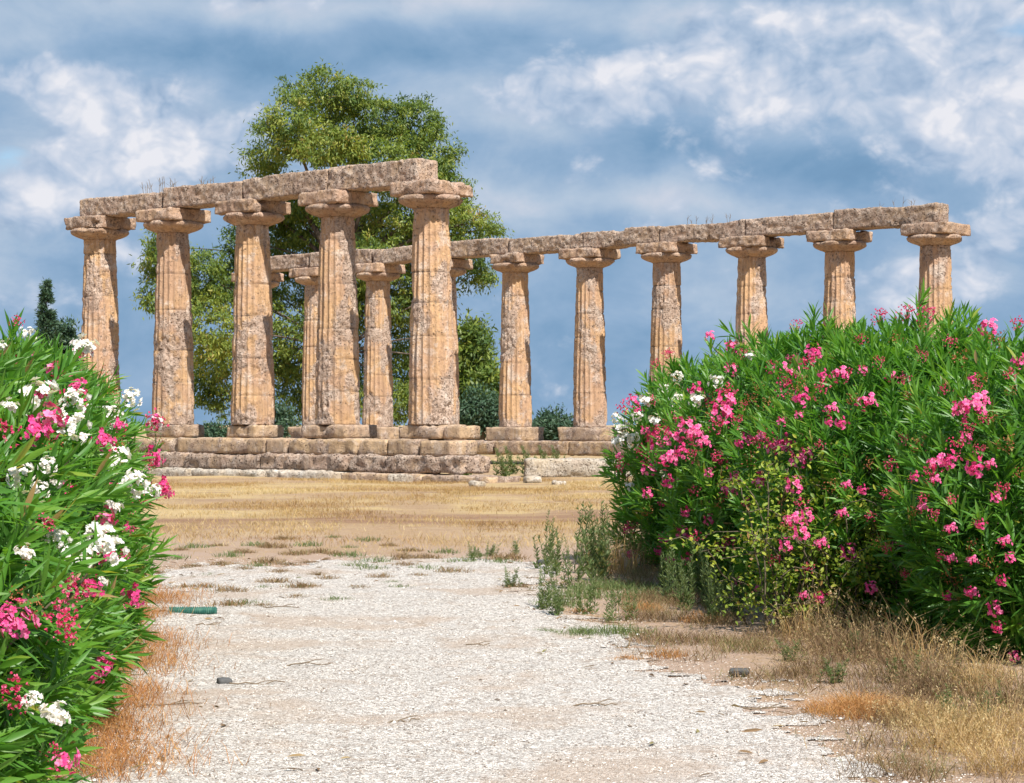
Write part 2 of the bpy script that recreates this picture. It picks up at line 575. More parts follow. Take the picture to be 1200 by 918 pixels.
def column(i, pos, row):
    seed = i + (0 if row == 'near' else 20)
    rg = random.Random(seed)
    base_z = EYE - (0.0 if row == 'near' else 0.07)
    e = empty('doric_column', (pos[0], pos[1], base_z), ROT)
    tag(e, (near_lab if row == 'near' else far_lab)[i], 'column', 'near row of temple columns' if row == 'near' else 'far row of temple columns', 'thing')
    hs = H_SHAFT - (0 if row == 'near' else -0.07)
    sh = link('shaft', shaft_mesh(seed), e, rz=rg.uniform(0, 0.3))
    sh.scale = (1, 1, hs / H_SHAFT)
    link('echinus', echinus_mesh(seed), e, (0, 0, hs - 0.004), rg.uniform(0, 6))
    broken = (row == 'near' and i == 0) or (row == 'far' and i in (4, 6, 7, 8))
    ab = rough_block('abacus', (1.27 + rg.uniform(-0.05, 0.06), 1.27, H_AB), seed, M_CAP, 0.04, 0.03, 0.022, 0.34 if broken else 0.12, 0.6 if not broken else 0.85, 6.0)
    link('abacus', ab, e, (0, 0, hs + H_ECH - 0.006), 0)
    return e


for i, p in enumerate(NEAR):
    column(i, p, 'near')
for i, p in enumerate(FAR):
    column(i, p, 'far')
TOP_N = EYE + H_SHAFT + H_ECH + H_AB - 0.004


def architrave(row, i, a, b, x0, x1, hgt, lab, seed):
    """beam block from column a towards column b; x0 and x1 run past or short of the column axes"""
    a, b = np.array(a), np.array(b)
    d = b - a
    L = np.linalg.norm(d)
    d = d / L
    a2, b2 = a - d * x0, b + d * x1
    c = (a2 + b2) / 2
    L2 = np.linalg.norm(b2 - a2)
    me = rough_block('architrave_block', (L2 - 0.012, 0.66, hgt), seed, M_BEAM, 0.04, 0.03, 0.015, 0.15, 0.85, 9.0, 0.035)
    o = link('architrave_block', me, None, (c[0], c[1], TOP_N), math.atan2(d[1], d[0]))
    return tag(o, lab, 'architrave block', 'stone beams on the %s row' % row, 'thing')


for i in range(4):
    hgt = [0.46, 0.49, 0.52, 0.54][i]
    lab = ['pitted stone beam lying from the leftmost near column to the second', 'pitted stone beam lying between second and middle near columns, below the tree',
           'pitted stone beam lying between middle and fourth near columns', 'highest stone beam, ragged right end resting on the front end column'][i]
    architrave('near', i, NEAR[i], NEAR[i + 1], 0.42 if i == 0 else 0, -0.12 if i == 3 else 0, hgt, lab, 300 + i)
far_beam = ['stone beam at the hidden left end of the far row', 'stone beam seen between middle and fourth near columns, on the far row', 'far stone beam passing behind the front end column, left of it',
            'far stone beam showing just right of the front end column', 'far stone beam between the first two columns right of the front end column',
            'far stone beam over the gap left of the right hedge', 'far stone beam over the white flowering end of the right hedge',
            'far stone beam next to the rightmost one, joint over the ninth column', 'rightmost stone beam of the far row, cut square at its end']
for i in range(9):
    architrave('far', i, FAR[i], FAR[i + 1], 0.35 if i == 0 else 0, 0.22 if i == 8 else 0, 0.47 + 0.05 * (i == 8) + 0.02 * (i % 2), far_beam[i], 330 + i)

# dry stalks growing on the beams
M_TWIG, t, b, _ = mat_new('dry_twig')
b.inputs['Base Color'].default_value = (0.2, 0.15, 0.1, 1)


def tubes(paths, radii, k=5):
    """paths: list of (n,3) arrays -> V, F"""
    Vs, Fs, o = [], [], 0
    for P, r in zip(paths, radii):
        P = np.asarray(P, float)
        n = len(P)
        r = np.broadcast_to(r, (n,)) if np.ndim(r) == 0 else np.asarray(r)
        T = np.gradient(P, axis=0)
        T /= np.maximum(np.linalg.norm(T, axis=1, keepdims=True), 1e-9)
        ref = np.where(np.abs(T[:, 2:3]) > 0.9, np.array([[1.0, 0, 0]]), np.array([[0, 0, 1.0]]))
        A = np.cross(T, ref)
        A /= np.linalg.norm(A, axis=1, keepdims=True)
        B = np.cross(T, A)
        th = np.linspace(0, 2 * math.pi, k, endpoint=False)
        ring = P[:, None, :] + r[:, None, None] * (np.cos(th)[None, :, None] * A[:, None, :] + np.sin(th)[None, :, None] * B[:, None, :])
        Vs.append(ring.reshape(-1, 3))
        Fs.append(lathe_faces(n, k) + o)
        o += n * k
    return np.concatenate(Vs), np.concatenate(Fs)


def beam_stalks(a, b, f0, f1, n, h, lab, seed):
    rg = np.random.default_rng(seed)
    a, b = np.array(a), np.array(b)
    c = a + (b - a) * (f0 + f1) / 2
    paths, rad = [], []
    for k in range(n):
        p = a + (b - a) * rg.uniform(f0, f1) - c
        hh = h * rg.uniform(0.4, 1)
        lean = rg.normal(0, 0.14, 2) * hh
        s = np.linspace(0, 1, 5)[:, None]
        P = np.concatenate([p[None] + lean[None] * s ** 1.6, s * hh - 0.02], 1)
        paths.append(P)
        rad.append(np.linspace(0.007, 0.003, 5))
        for q in range(3):
            st = P[2 + q % 2]
            dv = np.append(rg.normal(0, 0.05, 2), 0.1)
            paths.append(np.stack([st, st + dv * 0.5, st + dv]))
            rad.append(np.array([0.004, 0.003, 0.002]))
    V, Fq = tubes(paths, rad, 4)
    o = link('dry_stalks', mesh_np('dry_stalks', V, Fq, M_TWIG), None, (c[0], c[1], TOP_N + 0.45))
    tag(o, lab, 'dry weeds', 'dry weeds growing on top of the beams', 'thing')


beam_stalks(NEAR[0], NEAR[1], 0.6, 1.1, 14, 0.42, 'thin dry stalks on the beam over the second near column', 1)
beam_stalks(NEAR[1], NEAR[2], 0.3, 0.55, 6, 0.34, 'thin dry stalks on the beam between second and middle near columns', 2)
beam_stalks(FAR[6], FAR[7], 0.25, 0.85, 9, 0.34, 'sparse dry stalks on the far beam right of centre', 3)
beam_stalks(FAR[8], FAR[9], 0.35, 0.8, 5, 0.36, 'few dry stalks on the rightmost far beam', 4)

# plinth blocks below the columns, then the courses of the near steps
def block(pos, off, size, z0, seed, mat, lab, group, **kw):
    """pos on a row axis, off = (along the row to the right, towards the camera)"""
    x, y = np.array(pos) - U * off[0] - N * off[1]
    o = link('stone_block', rough_block('stone_block', size, seed, mat, **kw), None, (x, y, z0), ROT)
    return tag(o, lab, 'stone block', group, 'thing')


pl_near = ['flat base block under the leftmost near column', 'grey base block under the second near column', 'worn base block under the middle near column',
           'broad base block under the fourth near column, dark broken ends', 'long base block under the front end column']
PW = [1.2, 1.15, 0.98, 1.42, 1.2]
PD = [0.85, 0.9, 0.86, 0.98, 0.9]
G_PN = 'base blocks under the near columns'
for i, p in enumerate(NEAR):
    block(p, (0.05, 0), (PW[i], PD[i], 0.30), EYE - 0.30, 500 + i, M_STEP, pl_near[i], G_PN, edge=0.035, amp=0.012, chip=0.16, ero=0.55)
block(NEAR[4], (0.90, 0.05), (0.56, 0.62, 0.28), EYE - 0.30, 506, M_STEP, 'small square block set right of the front end column base', G_PN, edge=0.03, amp=0.01, chip=0.06, ero=0.4)
pl_far = ['hidden base block of the leftmost far column', 'base block of the far column behind the fourth near column', 'base block of the far column seen between the two right near columns',
          'base block of the far column behind the front end column', 'wide crumbling base block left of the dark bush gap', 'square brown base block at the edge of the right hedge']
for i, p in enumerate(FAR):
    o = block(p, (0.0, 0), (1.4 + 0.15 * (i % 2), 1.15, 0.42), EYE - 0.49, 520 + i, M_STEP, pl_far[i] if i < 6 else 'far column base block hidden behind the right hedge', 'base blocks under the far columns',
          edge=0.035, amp=0.015, chip=0.14, ero=0.6)

# three courses; s runs along the row from the front end column (negative = away to the left)
def course(name, z0, h, front, depth, spans, mat, seed, ero, ch, ampl):
    for k, (s0, s1, lab) in enumerate(spans):
        rj = random.Random(seed + k)
        o = block(NEAR[4], ((s0 + s1) / 2, front - depth / 2 + rj.uniform(-0.07, 0.05)), (s1 - s0 - rj.uniform(0.012, 0.05), depth, h - rj.uniform(0.0, 0.035) * (k % 2)), z0, seed + k, mat, lab, name, edge=0.03, amp=ampl, chip=ch, ero=ero)
        o.rotation_euler.z += rj.uniform(-0.012, 0.012)


Z1 = EYE - 0.30 - 0.355
Z2 = Z1 - 0.345
course('top course of step blocks', Z1, 0.352, 0.78, 0.85,
       [(-13.4, -10.2, 'smooth top course block at the far left, under the leftmost near column'), (-10.2, -7.55, 'smooth top course block left of the second near column, slanting shadow on it'),
        (-7.55, -4.45, 'long smooth top course block below the middle near column'), (-4.45, -3.75, 'dark rounded broken block left of the fourth near column base'),
        (-3.75, -1.5, 'smooth top course block below the fourth near column'), (-1.5, -0.55, 'short top course block left of the front end column'),
        (-0.55, 0.35, 'plain top course block under the front end column'), (0.35, 1.25, 'cracked top course block at the right end of the near row')],
       M_STEP, 560, 0.35, 0.1, 0.011)
course('middle course of step blocks', Z2, 0.343, 1.10, 0.9,
       [(-13.6, -11.0, 'rough middle course block at the far left end'), (-11.0, -8.3, 'rough pitted middle course block below the second near column'), (-8.3, -6.9, 'dark rough middle course block between second and middle columns'),
        (-6.9, -4.3, 'rough pitted middle course block below the middle near column'), (-4.3, -1.5, 'deeply pitted middle course block below the fourth near column'),
        (-1.5, -0.35, 'reddish middle course block left of the front end column'), (-0.35, 1.92, 'long pale cracked middle course block at the right end')],
       M_BEAM, 580, 0.95, 0.2, 0.036)
course('pale foundation slabs', 0.32, Z2 - 0.32, 1.62, 1.3,
       [(-13.2, -11.4, 'pale foundation slab at far left beside the hedge'), (-11.3, -8.7, 'pale foundation slab below the second near column'), (-8.6, -6.2, 'thin pale foundation slab left of the rust coloured dry weed'),
        (-6.1, -3.7, 'pale foundation slab below the middle of the steps'), (-3.6, -1.5, 'pale broken foundation slab below the fourth near column')],
       M_PALE, 600, 0.8, 0.22, 0.03)
course('pinkish foundation blocks', 0.28, Z2 - 0.30, 1.55, 1.0,
       [(-1.25, 1.15, 'pinkish rough foundation block below the front end column'), (1.15, 3.05, 'smooth reddish foundation block at the right end of the steps')],
       M_STEP, 620, 0.7, 0.12, 0.02)
# stylobate of the far row and the lone blocks between the rows
for i in range(9):
    a, b2 = np.array(FAR[i]), np.array(FAR[i + 1])
    c = (a + b2) / 2
    block(c, (0, 0.1), (2.9, 1.7, 0.40), EYE - 0.49 - 0.395, 640 + i, M_STEP,
          ['stylobate block of the far row, hidden at its left end', 'stylobate block of the far row behind the fourth near column', 'stylobate block of the far row between the right near columns',
           'stylobate block of the far row just right of the front end column', 'overgrown stylobate block below the first clear far column', 'stylobate block of the far row beside the right hedge'][i] if i < 6
          else 'far stylobate block hidden behind the right hedge', 'stylobate blocks of the far row', edge=0.03, amp=0.02, chip=0.14, ero=0.7)
p = at(677, 562, 47.5)
o = link('stone_block', rough_block('stone_block', (2.35, 0.7, 0.42), 660, M_PALE, 0.06, 0.035, 0.022, 0.15, 0.85), None, (p[0], p[1], 0.43), 0.02)
tag(o, 'long pale lichen covered block lying on the grass left of the right hedge', 'stone block', None, 'thing')
for k, (px, py, w, lab) in enumerate(((470, 566, 0.5, 'loose pale stone lying before the pinkish foundation block'), (440, 563, 0.42, 'flat loose stone at the foot of the steps left of the front column'), (330, 558, 0.3, 'little loose stone before the pale slabs, near the rusty weed'),
                                      (560, 570, 0.3, 'little loose stone before the smooth reddish block'), (245, 556, 0.36, 'loose stone before the pale slab at the left'), (655, 568, 0.26, 'pebble sized stone before the long pale block'))):
    p = on_ground(px, py)
    o = link('loose_stone', rough_block('loose_stone', (w, w * 0.75, w * 0.4), 670 + k, M_PALE, 0.03, w * 0.14, 0.02, w * 0.3, 0.8), None, (p[0], p[1], p[2] - 0.03), k * 1.3)
    tag(o, lab, 'loose stone', 'loose stones at the foot of the steps', 'thing')
p = on_ground(624, 566)
o = link('stone_block', rough_block('stone_block', (0.34, 0.28, 0.17), 661, M_PALE, 0.03, 0.05, 0.02, 0.1, 0.8), None, (p[0], p[1], p[2] - 0.02), 0.3)
tag(o, 'small whitish loose stone beside the reddish block', 'loose stone', None, 'thing')

# ------------------------------------------------------------------ ground
def poly_px(pts):
    return np.array([on_ground(*p)[:2] for p in pts])


def inside(P, poly):
    r = np.zeros(len(P), bool)
    x, y = P[:, 0], P[:, 1]
    n = len(poly)
    for i in range(n):
        x1, y1 = poly[i]
        x2, y2 = poly[(i + 1) % n]
        c = ((y1 > y) != (y2 > y)) & (x < (x2 - x1) * (y - y1) / (y2 - y1 + 1e-12) + x1)
        r ^= c
    return r


def sd_poly(P, poly):
    """signed distance, positive inside"""
    d = np.full(len(P), 1e9)
    n = len(poly)
    for i in range(n):
        a, b = poly[i], poly[(i + 1) % n]
        ab = b - a
        t_ = np.clip(((P - a) @ ab) / (ab @ ab), 0, 1)
        d = np.minimum(d, np.linalg.norm(P - a - t_[:, None] * ab, axis=1))
    return np.where(inside(P, poly), d, -d)


m, t, b, _ = mat_new('field_earth')
M_GROUND = m
tc = t.node('ShaderNodeTexCoord').outputs['Object']
g1 = t.noise(tc, 0.32, 5, 0.6, 0.5)
g2 = t.noise(t.vmul(tc, (0.5, 1.6, 1)), 0.9, 6, 0.65)
g3 = t.noise(tc, 9, 5, 0.7)
g4 = t.noise(tc, 55, 3, 0.7)
c = t.mix(t.ramp(g1, 0.42, 0.6), (0.42, 0.28, 0.16), (0.54, 0.39, 0.19))
c = t.mix(t.math('MULTIPLY', t.ramp(g2, 0.5, 0.68), 0.8), c, (0.31, 0.195, 0.125))
c = t.mix(t.math('MULTIPLY', t.ramp(g3, 0.5, 0.66), 0.6), c, (0.5, 0.38, 0.26))
c = t.mix(t.math('MULTIPLY', t.ramp(g4, 0.5, 0.36), 0.6), c, (0.15, 0.095, 0.06))
sp = t.node('ShaderNodeSeparateXYZ')
t.l.new(tc, sp.inputs[0])
bandc = t.math('ADD', sp.outputs[1], t.math('ADD', t.math('MULTIPLY', sp.outputs[0], -0.25), t.math('MULTIPLY', g1, 3.0)))
bandm = t.math('MULTIPLY', t.ramp(bandc, 29.6, 31.3), t.ramp(bandc, 34.0, 32.4))
c = t.mix(t.math('MULTIPLY', bandm, t.ramp(g2, 0.35, 0.55, 0.3, 0.9)), c, (0.27, 0.155, 0.095))
bare = t.math('MULTIPLY', t.ramp(sp.outputs[1], 29.0, 24.0), t.ramp(t.math('ADD', g1, t.math('MULTIPLY', g3, 0.4)), 0.5, 0.7))
c = t.mix(bare, c, (0.42, 0.30, 0.225))
t.l.new(c, b.inputs['Base Color'])
bump(t, b, t.math('ADD', g3, t.math('MULTIPLY', g4, 0.5)), 0.9, 0.05)

xs = np.concatenate([[-3000, -800, -250, -90, -40], np.linspace(-20, 20, 161), [40, 90, 250, 800, 3000]])
ys = np.concatenate([[-200, -40, -10], np.linspace(0, 80, 321), [100, 140, 220, 500, 1200, 4500]])
X, Y = np.meshgrid(xs, ys)
nx, ny = len(xs), len(ys)
Zg = gz(X, Y)
far_fade = sstep(np.hypot(X, Y), 60, 140)
Zg = Zg * (1 - far_fade) + 0.44 * far_fade * (Y > 20) + 0
i, j = np.meshgrid(np.arange(ny - 1), np.arange(nx - 1), indexing='ij')
a = i * nx + j
ground = link('ground', mesh_np('ground', np.stack([X.ravel(), Y.ravel(), Zg.ravel()], 1), np.stack([a, a + 1, a + nx + 1, a + nx], -1).reshape(-1, 4), M_GROUND, True))
tag(ground, 'dry straw coloured field with bare earth patches', 'ground', None, 'structure')

m, t, b, _ = mat_new('crushed_limestone')
M_PATH = m
tc = t.node('ShaderNodeTexCoord').outputs['Object']
tcw = t.vadd(tc, t.vmul(t.noise(tc, 30, 3, col=True), (0.03, 0.03, 0.03)))
v1 = t.voro(tcw, 105, out='Color')
v1d = t.voro(tcw, 105)
v2 = t.voro(tcw, 46, out='Color')
g1 = t.noise(tc, 0.8, 5, 0.6, 0.4)
g2 = t.noise(tc, 5, 5, 0.65)
s1 = t.node('ShaderNodeSeparateColor'); t.l.new(v1, s1.inputs[0])
s2 = t.node('ShaderNodeSeparateColor'); t.l.new(v2, s2.inputs[0])
c = t.mix(t.ramp(s1.outputs[0], 0.1, 0.8), (0.46, 0.395, 0.345), (0.79, 0.745, 0.695))
c = t.mix(t.math('MULTIPLY', t.ramp(s2.outputs[1], 0.78, 0.86), 0.55), c, (0.22, 0.18, 0.15))
c = t.mix(t.math('MULTIPLY', t.ramp(s1.outputs[1], 0.78, 0.84), 0.75), c, (0.17, 0.13, 0.105))
c = t.mix(t.math('MULTIPLY', t.ramp(g1, 0.5, 0.64), 0.6), c, (0.46, 0.345, 0.26))
c = t.mix(t.math('MULTIPLY', t.ramp(g2, 0.55, 0.68), 0.4), c, (0.34, 0.235, 0.16))
t.l.new(c, b.inputs['Base Color'])
h = t.math('ADD', t.math('MULTIPLY', t.math('SUBTRACT', 1.0, v1d), 0.6), t.math('MULTIPLY', s2.outputs[0], 0.5))
bump(t, b, h, 1.0, 0.016)

PATH = poly_px([(60, 960), (110, 880), (150, 780), (172, 715), (170, 672), (240, 660), (330, 664), (420, 657), (500, 655), (590, 658), (650, 664), (640, 690),
                (655, 715), (705, 738), (735, 765), (800, 790), (880, 800), (930, 840), (985, 880), (1050, 918), (1120, 980)])
PATH = np.concatenate([PATH, [[2.4, 4.0], [-2.0, 4.0]]])
cell = 0.04
gx = np.arange(-5.5, 4.0, cell)
gy = np.arange(3.5, 25, cell)
X, Y = np.meshgrid(gx, gy)
Pq = np.stack([X.ravel(), Y.ravel()], 1)
q3 = np.concatenate([Pq, np.zeros((len(Pq), 1))], 1)
sdp = sd_poly(Pq, PATH) + 0.16 * fbm(q3 * 1.5, 40, 3) + 0.22 * fbm(q3 * 6, 45, 3, 0.7)
nx, ny = len(gx), len(gy)
lift = 0.004 + 0.012 * sstep(sdp, 0, 0.2) + 0.006 * fbm(q3 * 9, 48, 2)
Zp = gz(X, Y).ravel() + np.maximum(lift, 0.003)
i, j = np.meshgrid(np.arange(ny - 1), np.arange(nx - 1), indexing='ij')
a = (i * nx + j).ravel()
quads = np.stack([a, a + 1, a + nx + 1, a + nx], -1)
keep = sdp[quads].mean(1) > 0
quads = quads[keep]
used, inv = np.unique(quads, return_inverse=True)
path = link('gravel_path', mesh_np('gravel_path', np.concatenate([Pq, Zp[:, None]], 1)[used], inv.reshape(-1, 4), M_PATH, True))
tag(path, 'whitish crushed limestone path narrowing towards the ruin', 'path', None, 'structure')

# loose stones on the path
def gravel(n):
    rg = np.random.default_rng(3)
    y = 8.5 + 16.5 * rg.random(n * 3) ** 1.3
    x = rg.uniform(-5.2, 3.6, n * 3)
    P = np.stack([x, y], 1)
    sd = sd_poly(P, PATH)
    ok = rg.random(len(P)) < sstep(sd, -0.7, 0.15)
    P = P[ok][:n]
    n = len(P)
    r = 0.0025 + 0.0055 * rg.random(n) ** 3
    r = r * np.where(rg.random(n) < 0.006, 2.4, 1)
    base = np.array([[1, 0, 0], [-1, 0, 0], [0, 1, 0], [0, -1, 0], [0, 0, 1], [0, 0, -1]], float)
    fc = np.array([[0, 2, 4], [2, 1, 4], [1, 3, 4], [3, 0, 4], [2, 0, 5], [1, 2, 5], [3, 1, 5], [0, 3, 5]])
    V = base[None] * rg.uniform(0.6, 1.3, (n, 6, 1)) * np.array([1, 1, 0.62])
    an = rg.uniform(0, 6.28, n)
    ca, sa = np.cos(an)[:, None], np.sin(an)[:, None]
    V = np.stack([V[..., 0] * ca - V[..., 1] * sa, V[..., 0] * sa + V[..., 1] * ca, V[..., 2]], -1) * r[:, None, None]
    z = gz(P[:, 0], P[:, 1]) + 0.013 + r * 0.25
    V += np.concatenate([P, z[:, None]], 1)[:, None, :]
    Fx = fc[None] + 6 * np.arange(n)[:, None, None]
    return mesh_np('gravel', V.reshape(-1, 3), Fx.reshape(-1, 3), None, False, {'tint': np.repeat(rg.random(n), 6)})


m, t, b, _ = mat_new('loose_limestone')
ta = t.node('ShaderNodeAttribute', attribute_name='tint').outputs['Fac']
cr = t.node('ShaderNodeValToRGB')
t.l.new(ta, cr.inputs[0])
e = cr.color_ramp.elements
e[0].position, e[0].color = 0.0, (0.10, 0.08, 0.065, 1)
e[1].position, e[1].color = 1.0, (0.80, 0.755, 0.70, 1)
e.new(0.22).color = (0.36, 0.29, 0.235, 1)
e.new(0.5).color = (0.66, 0.605, 0.545, 1)
t.l.new(cr.outputs[0], b.inputs['Base Color'])
gm = gravel(75000)
gm.materials.append(m)
tag(link('gravel', gm), 'loose whitish gravel scattered over the path', 'gravel', None, 'stuff')


# ------------------------------------------------------------------ leaf and grass materials
def leaf_material(name, stops, trans=0.3, rough=0.45, spec=0.4, attr='tint'):
    m, t, b, out = mat_new(name)
    ta = t.node('ShaderNodeAttribute', attribute_name=attr).outputs['Fac']
    cr = t.node('ShaderNodeValToRGB')
    t.l.new(ta, cr.inputs[0])
    els = cr.color_ramp.elements
    while len(els) < len(stops):
        els.new(0.5)
    for e, (p, c) in zip(els, stops):
        e.position = p
        e.color = (*c, 1)
    t.l.new(cr.outputs[0], b.inputs['Base Color'])
    b.inputs['Roughness'].default_value = rough
    b.inputs['Specular IOR Level'].default_value = spec
    tr = t.node('ShaderNodeBsdfTranslucent')
    t.l.new(t.mix(1.0, cr.outputs[0], (1.5, 1.5, 0.7), 'MULTIPLY'), tr.inputs['Color'])
    mx = t.node('ShaderNodeMixShader')
    mx.inputs[0].default_value = trans
    t.l.new(b.outputs[0], mx.inputs[1])
    t.l.new(tr.outputs[0], mx.inputs[2])
    t.l.new(mx.outputs[0], out.inputs[0])
    return m


M_OLE = leaf_material('oleander_leaf', [(0.0, (0.045, 0.14, 0.025)), (0.5, (0.095, 0.25, 0.032)), (0.84, (0.175, 0.33, 0.04)), (0.93, (0.36, 0.36, 0.05)), (1.0, (0.34, 0.22, 0.09))], 0.42, 0.42, 0.45)
M_BRAM = leaf_material('bramble_leaf', [(0.0, (0.09, 0.16, 0.02)), (0.5, (0.22, 0.31, 0.03)), (0.85, (0.42, 0.43, 0.05)), (1.0, (0.32, 0.17, 0.07))], 0.35, 0.5)
M_EUC = leaf_material('eucalyptus_leaf', [(0.0, (0.05, 0.10, 0.025)), (0.45, (0.145, 0.21, 0.04)), (0.82, (0.29, 0.32, 0.055)), (1.0, (0.38, 0.28, 0.085))], 0.34, 0.5, 0.35)
M_DARKBUSH = leaf_material('dark_bush_leaf', [(0.0, (0.03, 0.07, 0.04)), (0.6, (0.075, 0.135, 0.075)), (1.0, (0.14, 0.2, 0.12))], 0.2, 0.5)
M_WEED = leaf_material('green_weed', [(0.0, (0.065, 0.11, 0.035)), (0.5, (0.125, 0.18, 0.06)), (1.0, (0.24, 0.26, 0.11))], 0.3, 0.6)
M_STRAW = leaf_material('dry_straw', [(0.0, (0.26, 0.145, 0.07)), (0.4, (0.44, 0.29, 0.13)), (0.8, (0.56, 0.415, 0.21)), (1.0, (0.63, 0.52, 0.32))], 0.25, 0.8, 0.2)
M_RUST = leaf_material('rust_dry_grass', [(0.0, (0.26, 0.11, 0.045)), (0.5, (0.44, 0.2, 0.075)), (1.0, (0.56, 0.33, 0.14))], 0.25, 0.8, 0.2)
M_BROWN = leaf_material('brown_dry_grass', [(0.0, (0.12, 0.075, 0.045)), (0.5, (0.25, 0.16, 0.09)), (0.85, (0.36, 0.26, 0.14)), (1.0, (0.15, 0.17, 0.06))], 0.2, 0.8, 0.2)
M_STEM, t, b, _ = mat_new('woody_stem')
b.inputs['Base Color'].default_value = (0.13, 0.105, 0.07, 1)
M_BARK, t, b, _ = mat_new('pale_bark')
tcb = t.node('ShaderNodeTexCoord').outputs['Object']
t.l.new(t.mix(t.ramp(t.noise(t.vmul(tcb, (3, 3, 0.6)), 2, 5), 0.4, 0.6), (0.06, 0.045, 0.035), (0.15, 0.12, 0.09)), b.inputs['Base Color'])


def unit(v):
    return v / np.maximum(np.linalg.norm(v, axis=-1, keepdims=True), 1e-9)


def leaves8(P, D, Nn, L, Wd, tint, bend=0.15, fold=0.25):
    """folded lanceolate leaves: base P, direction D, face normal Nn"""
    n = len(P)
    D = unit(D)
    Sd = unit(np.cross(D, Nn))
    Up = unit(np.cross(Sd, D))
    L = L[:, None]; Wd = Wd[:, None]
    V = np.empty((n, 8, 3))
    V[:, 0] = P
    for k, (u, w) in enumerate(((0.33, 0.9), (0.68, 0.75))):
        drop = -bend * L * u * u
        mid = P + D * L * u + Up * drop
        V[:, 1 + 3 * k] = mid - Sd * Wd * w * 0.5 + Up * Wd * fold * 0.5
        V[:, 2 + 3 * k] = mid
        V[:, 3 + 3 * k] = mid + Sd * Wd * w * 0.5 + Up * Wd * fold * 0.5
    V[:, 7] = P + D * L - Up * bend * L
    o = 8 * np.arange(n)[:, None, None]
    tri = np.array([[0, 2, 1], [0, 3, 2], [4, 5, 7], [5, 6, 7]])[None] + o
    quad = np.array([[1, 2, 5, 4], [2, 3, 6, 5]])[None] + o
    return V.reshape(-1, 3), tri.reshape(-1, 3), quad.reshape(-1, 4), np.repeat(tint, 8)


def leaves4(P, D, Nn, L, Wd, tint):
    n = len(P)
    D = unit(D)
    Sd = unit(np.cross(D, Nn))
    L = L[:, None]; Wd = Wd[:, None]
    V = np.empty((n, 4, 3))
    V[:, 0] = P
    V[:, 1] = P + D * L * 0.45 - Sd * Wd * 0.5
    V[:, 2] = P + D * L
    V[:, 3] = P + D * L * 0.45 + Sd * Wd * 0.5
    Fq = np.arange(4)[None] + 4 * np.arange(n)[:, None]
    return V.reshape(-1, 3), Fq, np.repeat(tint, 4)


def rand_dirs(n, rg):
    return unit(rg.normal(size=(n, 3)))


# ------------------------------------------------------------------ oleanders
class Bush:
    def __init__(s, x, y, rx, ry, top, seed):
        s.g = float(gz(np.array([x]), np.array([y]))[0])
        s.h = top - s.g
        s.c = np.array([x, y, s.g + 0.40 * s.h])
        s.ax = np.array([rx, ry, 0.60 * s.h])
        s.seed = seed

    def radius(s, d):
        """distance from the centre to the leafy surface in unit directions d"""
        k = (np.abs(d / s.ax) ** 2.35).sum(1) ** (-1 / 2.35)
        return k * (1 + 0.13 * fbm(d * 2.3 + s.seed * 3.1, s.seed, 3))

    def hit(s, px, py):
        """first point where a sight line enters the bush, or None"""
        ray = np.array([(px - 600) / F, 1.0, (498 - py) / F])
        yy = np.linspace(s.c[1] - 2.2, s.c[1] + 1.0, 160)
        P = np.array([0, 0, EYE]) + ray[None] * yy[:, None]
        q = P - s.c
        L = np.linalg.norm(q, axis=1)
        ins = L < s.radius(q / L[:, None])
        return (yy[ins.argmax()], P[ins.argmax()]) if ins.any() else None


LEFT = [Bush(-2.74, 8.4, 0.93, 1.5, 1.82, 1), Bush(-3.10, 11.1, 0.97, 1.6, 1.96, 2), Bush(-3.70, 14.2, 1.08, 1.7, 2.06, 3), Bush(-4.42, 17.6, 1.2, 1.7, 2.16, 4)]
RIGHT = [Bush(2.28, 22.6, 1.08, 1.4, 2.28, 5), Bush(2.78, 20.1, 1.25, 1.7, 2.34, 6), Bush(3.38, 17.4, 1.35, 1.85, 2.31, 7), Bush(4.0, 15.2, 1.25, 1.6, 2.16, 8)]


